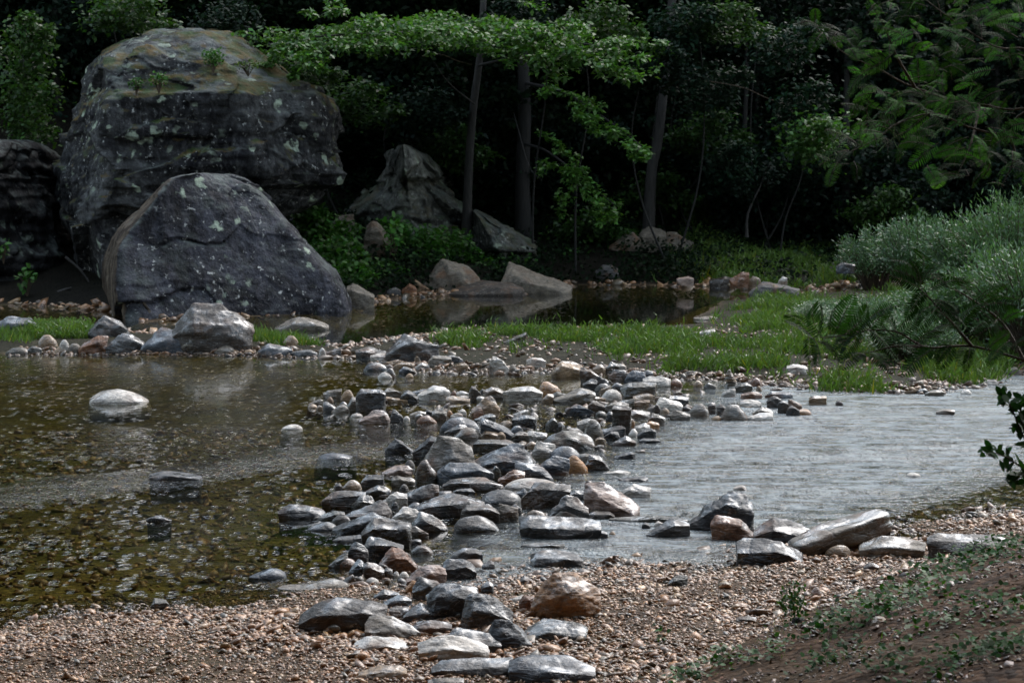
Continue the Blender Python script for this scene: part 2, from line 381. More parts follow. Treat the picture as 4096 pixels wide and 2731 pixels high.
gl = s.n('BsdfGlossy', {'Color': (.96, .98, 1, 1), 'Roughness': s.math('ADD', .03, s.math('MULTIPLY', amp, .18)), 'Normal': nb})
tr = s.n('BsdfTransparent', {'Color': (.76, .72, .50, 1)})
mm = s.n('MixShader', {0: fr, 1: tr.outputs[0], 2: gl.outputs[0]})
riffle_sheen = s.math('MULTIPLY', rif, s.rng(s.noise(p, 5, 5, .7, .3, scale=(.45, 1, 1)), .40, .62, .05, .62), clamp=True)  # grey-white diffuse lightens the riffle: some aeration, the rest painted sky sheen
m2 = s.n('MixShader', {0: riffle_sheen, 1: mm.outputs[0], 2: s.n('BsdfDiffuse', {'Color': (.42, .46, .47, 1), 'Normal': nb}).outputs[0]}); s.t.links.new(m2.outputs[0], s.out.inputs[0]); M['water'] = s.m
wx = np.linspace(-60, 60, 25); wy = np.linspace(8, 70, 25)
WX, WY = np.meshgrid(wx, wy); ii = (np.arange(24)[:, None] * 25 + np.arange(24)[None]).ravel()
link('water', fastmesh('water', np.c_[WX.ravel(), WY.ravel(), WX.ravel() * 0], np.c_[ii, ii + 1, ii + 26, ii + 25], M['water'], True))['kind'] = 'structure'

# ------------------------------------------------------------------ gravel
s = NT('gravel_pebbles'); a = s.n('Attribute', attribute_name='Col').outputs['Color']; p = s.pos()
vv = s.rng(s.noise(p, 45, 3), .3, .7, .7, 1.3)
s.done(s.mix(1, a, s.n('CombineXYZ', {0: vv, 1: vv, 2: vv}).outputs[0], 'MULTIPLY'), .33, s.bump(s.noise(p, 90, 3), .006, .8), Specular_IOR_Level=.6, Coat_Weight=.25, Coat_Roughness=.2)
M['pebble'] = s.m
PAL = np.array([(.26, .17, .11), (.33, .23, .16), (.20, .13, .085), (.13, .10, .075), (.42, .34, .27), (.27, .17, .10), (.10, .10, .095), (.20, .19, .17), (.55, .48, .42), (.28, .21, .12)])
PW = np.array([.2, .17, .15, .12, .08, .1, .06, .06, .02, .04])
_bank = {}
def chips(lv):
    """a few chipped pebble shapes, reused in random sizes and turns"""
    if lv not in _bank:
        v0, f0 = ico(lv); out = []
        for i in range(14):
            r = np.random.default_rng(100 + i); v = v0 / (np.abs(v0) ** r.uniform(2, 4)).sum(1)[:, None] ** (1 / 3.)
            v = v / np.abs(v).max()
            for _ in range(7):
                n = unit(r.normal(size=3)); dd = v @ n - r.uniform(.5, .85); v = v - np.where(dd > 0, dd, 0)[:, None] * n
            out.append(v + .05 * fbm(v * 2.2 + i * 5, i, 3)[:, None])
        _bank[lv] = (np.array(out), f0)
    return _bank[lv]
def pebbles(name, XY, size, label, lv=1, flat=(.35, .7), zoff=.15, tint=1.0, smooth_=False):
    bank, f0 = chips(lv); n = len(XY); v0 = bank[rng.integers(0, len(bank), n)]; k = v0.shape[1]
    sc = size[:, None] * np.c_[rng.uniform(.8, 1.4, n), rng.uniform(.6, 1.0, n), rng.uniform(flat[0], flat[1], n)] * .5
    v = v0 * sc[:, None]
    th = rng.uniform(0, 6.28, n); c, s_ = np.cos(th)[:, None], np.sin(th)[:, None]
    x = v[..., 0] * c - v[..., 1] * s_; y = v[..., 0] * s_ + v[..., 1] * c
    tx, ty = rng.normal(0, .3, (n, 1)), rng.normal(0, .3, (n, 1)); z = v[..., 2] + x * tx + y * ty
    gzv = terrain(XY[:, 0], XY[:, 1])
    V = np.stack([x + XY[:, 0:1], y + XY[:, 1:2], z + gzv[:, None] + (sc[:, 2] * zoff * 2)[:, None]], -1).reshape(-1, 3)
    Fc = (f0[None] + (np.arange(n) * k)[:, None, None]).reshape(-1, 3)
    ci = rng.choice(len(PAL), n, p=PW / PW.sum()); C = PAL[ci] * np.array([1.12, .86, .60]) * rng.uniform(.5, 1.35, (n, 1)) * tint
    wetk = np.where(gzv < 0, .55, 1.0)[:, None]; C = C * wetk
    o = link(name, fastmesh(name, V, Fc, M['pebble'], smooth_, np.repeat(C, k, 0))); tag(o, label, 'gravel', kind='stuff'); return o
def scatter(n, x0, x1, y0, y1, cond, dens=None):
    out = []; c = 0
    while c < n:
        X = rng.uniform(x0, x1, n * 2); Y = rng.uniform(y0, y1, n * 2)
        k = np.abs(X - 0) < .262 * Y * 1.12 + .2
        k &= cond(X, Y)
        if dens is not None: k &= rng.random(len(X)) < dens(X, Y)
        out.append(np.c_[X[k], Y[k]]); c += k.sum()
    return np.vstack(out)[:n]
XY = scatter(58000, -4.6, 5.2, 10.6, 18.5, lambda X, Y: (sdist(X, Y, P_GRAVEL) > -.75) & (sdist(X, Y, P_BANK) < .25), lambda X, Y: np.clip((12.0 / Y) ** 2.2, 0, 1))
sz = rng.lognormal(math.log(.0225), .5, len(XY)).clip(.012, .13) * (1 + .35 * vnoise(np.c_[XY * 1.4, XY[:, :1] * 0], 77)) * (XY[:, 1] / 12) ** .5
pebbles('gravel', XY, sz, 'wet tan and pinkish gravel spread over the near shore')
XY = scatter(9000, -6, 6.5, 12.5, 24, lambda X, Y: (sdist(X, Y, P_GRAVEL) < -.5) & (terrain(X, Y) < -.03))
pebbles('riverbed_gravel', XY, rng.lognormal(math.log(.055), .4, len(XY)).clip(.025, .16), 'brown stones lying under the shallow water', tint=np.array([.98, .90, .52]))
XY = np.vstack([scatter(5500, -8, 11, 14, 36, lambda X, Y: (sdist(X, Y, P_BAR) > -.25) & (sdist(X, Y, P_BAR) < .5)), scatter(2200, -6, 12, 25, 36, lambda X, Y: sdist(X, Y, P_BAR) > .3),
                scatter(1000, -3, 5, 14, 27, lambda X, Y: sdist(X, Y, P_DAM) > -.2)])
pebbles('pebble_drift', XY, rng.lognormal(math.log(.07), .45, len(XY)).clip(.03, .2), 'loose tan and grey pebbles round the bar and between the dam stones', zoff=.15, tint=.62)
XY = scatter(900, -12, 13, 38, 56, lambda X, Y: (sdist(X, Y, P_FAR) > -.15) & (sdist(X, Y, P_FAR) < .6))
pebbles('shore_rubble', XY, rng.lognormal(math.log(.14), .5, len(XY)).clip(.05, .45), 'tan and grey rubble along the far waterline', zoff=.1, tint=.85)

# ------------------------------------------------------------------ stones
VIEW = {'A': (2000, 1400, .553), 'B': (1150, 850, .5102), 'C': (1200, 1400, .38265), 'D': (1000, 1850, .38265), 'E': (0, 2000, .5102),
        'F': (900, 1800, .6803), 'G': (2496, 1798, .6803), 'H': (1000, 1250, .5952), 'I': (2696, 900, .5952), 'J': (0, 900, .5952), 'S': (0, 0, 1.0)}
TONE = {'dk': (.013, .0125, .014), 'gy': (.055, .053, .053), 'bl': (.040, .050, .066), 'tn': (.30, .195, .105), 'ru': (.20, .078, .026), 'wh': (.60, .55, .49),
        'br': (.034, .022, .013), 'ol': (.052, .045, .030), 'gt': (.16, .132, .098), 'pk': (.36, .25, .20), 'or': (.42, .20, .065)}
WORD = {'dk': 'dark wet', 'gy': 'grey', 'bl': 'blue grey', 'tn': 'tan', 'ru': 'rusty brown', 'wh': 'pale', 'br': 'dark brown', 'ol': 'olive grey', 'gt': 'grey tan', 'pk': 'pinkish', 'or': 'orange tan'}
def stone_mesh(w, h, d, prof, kind, sl, bury, seed, lv):
    """rounded box cut to a top profile, chipped by random planes and roughened"""
    v, f = ico(lv); r = np.random.default_rng(seed); v = v.copy()
    k = {'o': 2.3, 'b': 9, 's': 6, 'w': 3.2}[kind]
    v /= (np.abs(v) ** k).sum(1)[:, None] ** (1 / k)
    pr = np.array([int(c) for c in prof]) / 9.0
    pr = pr * .9 + .1 if kind in 'wo' else pr * .82 + .18
    pz = np.interp(v[:, 0], np.linspace(-1, 1, len(pr)), pr)
    xk = 1.0
    top = v[:, 2] > 0
    slope = 1 - sl * (1 - (v[:, 1] + 1) / 2) - .12 * r.random() * np.abs(v[:, 1])
    z = np.where(top, v[:, 2] * pz * slope, v[:, 2])
    q = np.c_[v[:, 0], v[:, 1], z]
    if kind != 'o':
        for i in range(int(r.integers(11, 16))):
            n = unit(np.array([r.normal(), r.normal() - .35, abs(r.normal()) * .5 + .05])); c = r.uniform(.60, .93)
            dd = q @ n - c * np.abs(n).sum() ** .45; q -= np.where(dd > 0, dd, 0)[:, None] * n
    else:
        for i in range(3):
            n = unit(r.normal(size=3)); dd = q @ n - r.uniform(.72, .9); q -= np.where(dd > 0, dd, 0)[:, None] * n * .7
    # renormalise the outline so that width and top stay as asked
    q[:, 0] = (q[:, 0] - q[:, 0].min()) / np.ptp(q[:, 0]) * 2 - 1
    up = q[:, 2] > 0; q[up, 2] *= pr.max() / max(q[:, 2].max(), .2)
    q[~up, 2] = np.maximum(q[~up, 2], -1)
    fl = 1 + np.where(up, 0, -q[:, 2]) * min(.9, bury / max(w, .1)) * .8
    p = np.c_[q[:, 0] * w / 2 * fl, q[:, 1] * d / 2 * fl, np.where(up, q[:, 2] * h / pr.max(), q[:, 2] * bury)]
    sc = max(w, .12)
    nrm = unit(q * np.array([1 / w, 1 / d, 1 / max(h, .02)]))
    am = {'o': .016, 'b': .035, 's': .032, 'w': .04}[kind]
    amp = am * min(w, 2.2 * h + .05)
    disp = fbm(p * np.array([1, 1, 2.2]) / sc * 3.2 + seed * 3.7, seed % 97, 4)
    if kind != 'o':
        fd = unit(r.normal(size=3) * np.array([.4, .4, 1]) + np.array([0, 0, .6])); s1 = (p @ fd) / (sc * r.uniform(.05, .09)) + fbm(p / sc * 2, 7, 2); disp = disp + .9 * (np.abs((s1 % 1) - .5) ** .5 - .4)
    if kind != 'o': disp = disp + .8 * np.round(fbm(p / sc * 2.2 + seed, 5, 2) * 3) / 3
    p = p + nrm * (disp * amp)[:, None]
    return p, f
import bmesh
def slab_mesh(w, h, d, prof, kind, sl, bury, seed, cuts):
    """angular broken stone: hull of corner points under the asked outline, faces roughened, edges kept crisp"""
    r = np.random.default_rng(seed + 5); pr = np.array([int(c) for c in prof]) / 9.0; n = len(pr); xs = np.linspace(-1, 1, n)
    pts = []; j = lambda a: r.uniform(-a, a)
    for i in range(n):
        hh = pr[i]; e = 1 - (.35 if kind != 'b' else .15) * abs(xs[i]) ** 2
        if r.random() < .75 or i in (0, n - 1, int(pr.argmax())): pts.append((xs[i] * .97, -e * r.uniform(.45, .95), hh * (1 - sl * r.uniform(.7, 1.1))))
        if r.random() < .75 or i == int(pr.argmax()): pts.append((xs[i] * .97, e * r.uniform(.1, .85), hh * (1 if i == int(pr.argmax()) else r.uniform(.85, 1))))
    m = 9
    for i in range(m):
        th = 2 * math.pi * (i + j(.3)) / m; rr = (1 / max(abs(math.cos(th)), abs(math.sin(th)))) * (.86 if kind != 'b' else .92)
        pts.append((np.clip(math.cos(th) * rr, -1, 1), np.clip(math.sin(th) * rr, -1, 1), r.uniform(-.05, .22) * pr.mean()))
        pts.append((np.clip(math.cos(th) * rr * 1.03, -1.1, 1.1), math.sin(th) * rr, -1.0))
    P = np.array(pts, float); P[:, 0] = (P[:, 0] - P[:, 0].min()) / np.ptp(P[:, 0]) * 2 - 1
    P[:, 2] = np.where(P[:, 2] > 0, P[:, 2] / P[:, 2].max() * h, P[:, 2] * bury); P[:, 0] *= w / 2; P[:, 1] *= d / 2
    b = bmesh.new(); vs = [b.verts.new(p) for p in P]; res = bmesh.ops.convex_hull(b, input=vs)
    bmesh.ops.delete(b, geom=[v for v in b.verts if not v.link_faces], context='VERTS')
    bmesh.ops.dissolve_limit(b, angle_limit=R(9), verts=b.verts[:], edges=b.edges[:]); bmesh.ops.triangulate(b, faces=b.faces[:])
    for _ in range(3 if cuts > 4 else 2):
        eds = [e for e in b.edges if e.calc_length() > max(w, .12) / (cuts * 3.2)]
        if eds: bmesh.ops.subdivide_edges(b, edges=eds, cuts=2 if cuts > 4 else 1, use_grid_fill=False); bmesh.ops.triangulate(b, faces=[f for f in b.faces if len(f.verts) > 3])
    bmesh.ops.smooth_vert(b, verts=b.verts[:], factor=.45, use_axis_x=True, use_axis_y=True, use_axis_z=True)
    b.normal_update(); b.verts.index_update()
    p = np.array([v.co[:] for v in b.verts]); nn = np.array([v.normal[:] for v in b.verts]); f = np.array([[v.index for v in f.verts] for f in b.faces]); b.free()
    sc = max(w, .12); amp = .030 * min(w, 1.6 * h + .06)
    ds = fbm(p * np.array([1, 1, 1.8]) / sc * 3.5 + seed * 3.7, seed % 97, 5)
    fd = unit(r.normal(size=3) * np.array([.5, .5, 1]) + np.array([0, 0, .7])); s1 = (p @ fd) / (sc * r.uniform(.07, .13)) + fbm(p / sc * 1.6, 7, 2) * .8
    ds = ds + .6 * (np.abs((s1 % 1) - .5) ** .6 - .4)
    return p + nn * (ds * amp)[:, None], f
stones = []
def add_stone(view, xl, xr, yt, yb, prof, kind, tone, sl=.25, label=None, short=None, dist=None, lift=0.0, dr=None, name=None, cat=None, group=None, lv=None, mat=None, tilt=0, anchor=True):
    ox, oy, sc = VIEW[view]; X0, X1, Y0, Y1 = ox + xl * sc, ox + xr * sc, oy + yt * sc, oy + yb * sc
    xc = (X0 + X1) / 2; seed = int(X0 * 7 + Y1 * 13) % 9973; r = np.random.default_rng(seed)
    b = at(xc, Y1, lift) if dist is None else atd(xc, Y1, dist); deepz = 0.0
    if dist is None and lift == 0:
        for _ in range(3):
            tz = gz(b[0], b[1] + .05); b = at(xc, Y1, max(0, tz))
        deepz = max(0, -tz)
    s0 = F / b[1]
    wd = (X1 - X0) / s0
    if dr is None: dr = {'o': .75, 'b': .7, 's': .65, 'w': .6}[kind]
    dp = wd * dr; ta = (CAM_H - b[2]) / b[1]
    hp = (Y1 - Y0) / s0
    dp = min(dp, .60 * hp / ta, 1.6 if dist is None else 6)
    dp = max(dp, min(.12, wd))
    h = max(hp - dp * .40 * ta, .4 * hp); wd *= 1.07
    wd *= (b[1] + dp / 2) / b[1]
    loc = b + np.array([b[0] / b[1] * dp / 2, dp / 2 * .95, 0])
    bury = max(.07, .25 * h) + deepz + .03 if dist is None else .5 * h + .3
    if lift > 0.03 and dist is None: bury = max(.012, .12 * h) if name == 'stacked_stone' else .06 + .3 * h
    if lv is None: lv = 4 if (X1 - X0) > 55 else 3
    if (X1 - X0) > 230: lv = 5
    p, f = stone_mesh(wd, h, dp, prof, kind, sl, bury, seed, lv) if kind == 'o' else slab_mesh(wd, h, dp, prof, kind, sl, bury, seed, {3: 3, 4: 5, 5: 8}[lv])
    nm = name or ('boulder' if wd > 1.0 else ('rock' if wd > .26 else 'stone'))
    me = fastmesh(nm, p, f, mat or M['stone'], True); kind != 'o' and me.set_sharp_from_angle(angle=R(32)); o = link(nm, me); o.location = loc
    o.rotation_euler = (0, tilt, -math.atan2(b[0], b[1]) + (r.uniform(-.08, .08)))
    c = np.array(TONE[tone]) * r.uniform(.85, 1.15); o.color = (*c, 1)
    o['category'] = cat or nm; o['group'] = group or 'stones of the dam and the river shore'
    stones.append(dict(o=o, x=xc, y=(Y0 + Y1) / 2, yb=Y1, w=X1 - X0, h=Y1 - Y0, tone=tone, kind=kind, prof=prof, label=label, short=short, nm=nm))
    return o
MAJOR = '''
H 925 1262 140 332 3699997 b gy .35|large dark grey block of rock at the left end of the grassy bar|the big block at the grass
C 745 1050 35 130 79987 s wh .3|long cream slab lying at the foot of the large dark grey block|the cream slab
C 1980 2180 65 250 799963 w wh .2|tall rounded pale stone standing upright at the grass edge|the upright pale stone
A 378 610 75 195 36999875 w tn .4|broad pale tan rock with a sloping face, beside the dark fin|the broad tan rock
A 585 780 118 245 9985421 w dk .2|dark fin shaped rock rising steeply on its left side|the dark fin
A 285 440 225 320 998653 o or .2|smooth orange brown stone with its high end on the left|the orange stone
A 30 300 268 370 789999986 s wh .2|long flat stone with a white top and a dark underside|the long white topped stone
A 880 1120 235 350 799999 b ol .25|olive grey block with a vertical seam, near the middle of the dam|the olive block
A 1605 1785 392 512 589999765 o gt .3|round grey boulder with a crease down its face, on the outer arm|the round creased stone
I 910 1020 1145 1210 79999 b tn .3|boxy tan topped stone alone in the water off the dam tip|the lone boxy stone
C 595 885 405 655 7999998 b gy .15|large banded block, tan above dark grey layers, on the left arm|the banded block
C 625 930 630 770 2469997 w pk .5|smooth pinkish slab sloping down to the left into the water|the pinkish slab
C 1225 1565 372 530 3579997 w wh .35|bright white wedge of rock rising to the right|the white wedge
C 1800 2080 470 705 3458974 w tn .45|tall pointed tan rock at the centre of the dam|the pointed tan rock
C 1475 1870 700 860 58999887 o bl .3|smooth blue grey dome of rock with a split across it|the blue grey dome
C 1900 2230 700 930 99875432 s bl .3|dark blue green slab slanting down to the right|the slanting dark slab
C 895 1180 925 1085 2599742 w dk .3|dark pointed stone standing in the pool left of the dam|the dark point in the pool
C 205 545 1080 1140 599864 o bl .3|low blue grey stone almost drowned in the left pool|the drowned stone
C 1290 1830 888 1285 25799999865 s gt .8|biggest pale grey slab, leaning with its broad flat face to the camera|the biggest pale slab
H 1500 1910 885 1080 24567899952 s bl .55|large glossy dark blue slab of layered rock with a peak on the right|the glossy blue slab
H 1790 2035 1000 1135 99998742 w bl .5|glossy blue slab falling away to the right into the water|the falling blue slab
C 1450 2010 1175 1400 5899999987 s bl .35|long blue grey boulder with a shining white top|the shining top boulder
A 475 630 760 890 9998653 o or .3|smooth orange tan stone, high on its left, at the water edge|the smooth orange stone
A 620 790 755 875 39999741 w br .3|dark brown pointed stone beside the smooth orange one|the dark brown point
A 815 945 405 600 99999 b br .1|upright dark brown pillar of rock in the dam|the brown pillar
A 320 675 580 725 378999754 w ol .5|large olive grey hump of rock sloping to the right|the olive hump
A 615 1000 950 1205 9999876532 s pk .6|pinkish layered slab slanting down to the right beside the open water|the pinkish layered slab
A 890 1085 970 1070 489987 w wh .4|small rusty and white rock just behind the pinkish layered slab|the rust and white rock
A 160 505 955 1150 48999998 w br .3|jagged dark brown rock with a rough broken front|the jagged brown rock
A 155 715 1200 1370 8998777876 s dk .55|long dark glossy boulder with a silvery wavy top, in the channel|the wavy topped boulder
A 800 1345 1200 1245 3578998765 s ol .3|very long thin flat slab lying low in the water|the long thin slab
A 225 590 1455 1570 589999876 b gy .35|grey box shaped rock alone in the channel|the lone grey box
F 1120 1515 262 390 367899975 w dk .35|broad dark low rock in the middle of the pile|the broad dark rock
D 770 1200 295 480 5889999 w br .25|dark brown ridged rock with a white cap on its right end|the white capped rock
D 310 800 435 590 5899997654 w dk .45|dark rock with a bright white top, apart on the left of the pile|the dark rock apart
D 1010 1480 405 590 134578999 s gy .7|glossy silver slab rising to the right|the glossy silver slab
D 870 1480 515 760 2345679996 s dk .3|long dark slab leaning up to the right under the silver slab|the leaning dark slab
D 1190 1670 585 880 5799999998 b br .35|boxy brown boulder with a glossy rounded top|the boxy brown boulder
D 1210 1600 785 1010 6999998876 b dk .3|dark block with a pale grey top, before the boxy brown boulder|the grey topped block
D 1350 1750 875 1150 2479998642 w ru .45|pyramid shaped rock, rust on the left and grey on the right|the rusty pyramid
D 1700 2000 1190 1450 57999975 w gy .45|grey rock with a smooth blue tinted hollow face|the hollow faced rock
D 1640 2040 1065 1290 346899987 w pk .45|glossy pinkish brown rock with a knobbly ridge|the knobbly rock
D 0 370 1110 1220 13579998 o bl .3|blue grey rounded stone with a hooked right end, in the shallows|the hooked stone
D 310 1020 1220 1330 2222357987 o gt .4|long pale low stone half sunk at the edge of the shallows|the long sunken stone
F 1282 1470 643 760 89999985 b dk .45|dark block with a bright white top standing in the channel|the white topped block
F 1195 1480 780 990 5899999998 b dk .45|large glossy black block with a mirror bright top|the glossy black block
F 1395 1690 830 1055 4899998654 w gy .5|rounded grey boulder with diagonal grain, near the front of the pile|the rounded grey boulder
F 1555 1800 990 1170 599998632 s bl .6|scaly blue black slab slanting down to the right|the scaly slab
F 1810 2195 715 985 3478999998765 w or .5|large orange brown rock with white glossy patches on the gravel|the big orange rock
F 1750 2120 1003 1125 3579999875 s ol .5|olive grey flat rock lying on the gravel below the orange rock|the olive flat rock
F 450 940 865 1075 3578899999987 w br .5|big glossy brown slab at the front left of the pile|the big brown slab
F 825 1145 975 1120 799998875 s gt .55|pale grey flat slab in front of the pile, beside the big brown slab|the flat grey slab
F 1140 1540 1095 1250 67899999865 s wh .45|white slab with a dark brown left end, near the bottom|the white slab
F 1220 1685 1230 1335 589999999 s gy .5|long low grey slab at the bottom front of the pile|the long grey slab
F 1680 2170 1225 1368 7999999875 s bl .6|big shining blue white slab at the very front of the pile|the shining front slab
G 365 755 240 480 12345678999986 w dk .35|big triangular rock rising to the right out of the bright water|the big triangle
G 520 765 388 535 799998642 w ru .35|rust brown rock with a white face, before the big triangle|the rust faced rock
G 770 1160 405 570 58997654 w dk .45|glossy black rock with a slope down to the right, by the slanted beam|the glossy black rock
G 670 1040 535 685 8999999863 b dk .5|dark rock with a bright white flat top at the gravel edge|the bright flat topped rock
G 1390 1755 515 640 4689999987 s gt .55|smooth grey slab resting on the gravel right of the slanted beam|the smooth grey slab
G 1795 2260 505 635 8987789997 s br .35|long low brown rock lying beside the right gravel spit|the long brown rock
J 615 990 1104 1205 58999987653 o wh .35|smooth pale dome shaped stone alone in the left pool|the pale dome
J 0 235 615 730 789999999 s bl .5|blue grey slab at the left edge, by the grass|the left edge slab
J 600 870 605 760 258999752 w gy .4|dark grey pointed rock behind the row on the left strip|the dark pointed rock
J 960 1325 690 865 3689998654 w bl .5|blue grey wedge at the waterline before the great brown boulder|the blue grey wedge
J 1150 1690 525 830 36799998775 w br .5|great brown and white streaked boulder on the left strip|the great streaked boulder
J 1855 2200 615 710 1368999753 w gt .5|low grey tan hump in the dark far pool|the far pool hump
I 515 830 380 502 479999986 w gy .35|purple grey boulder at the far end of the grass|the purple boulder
'''
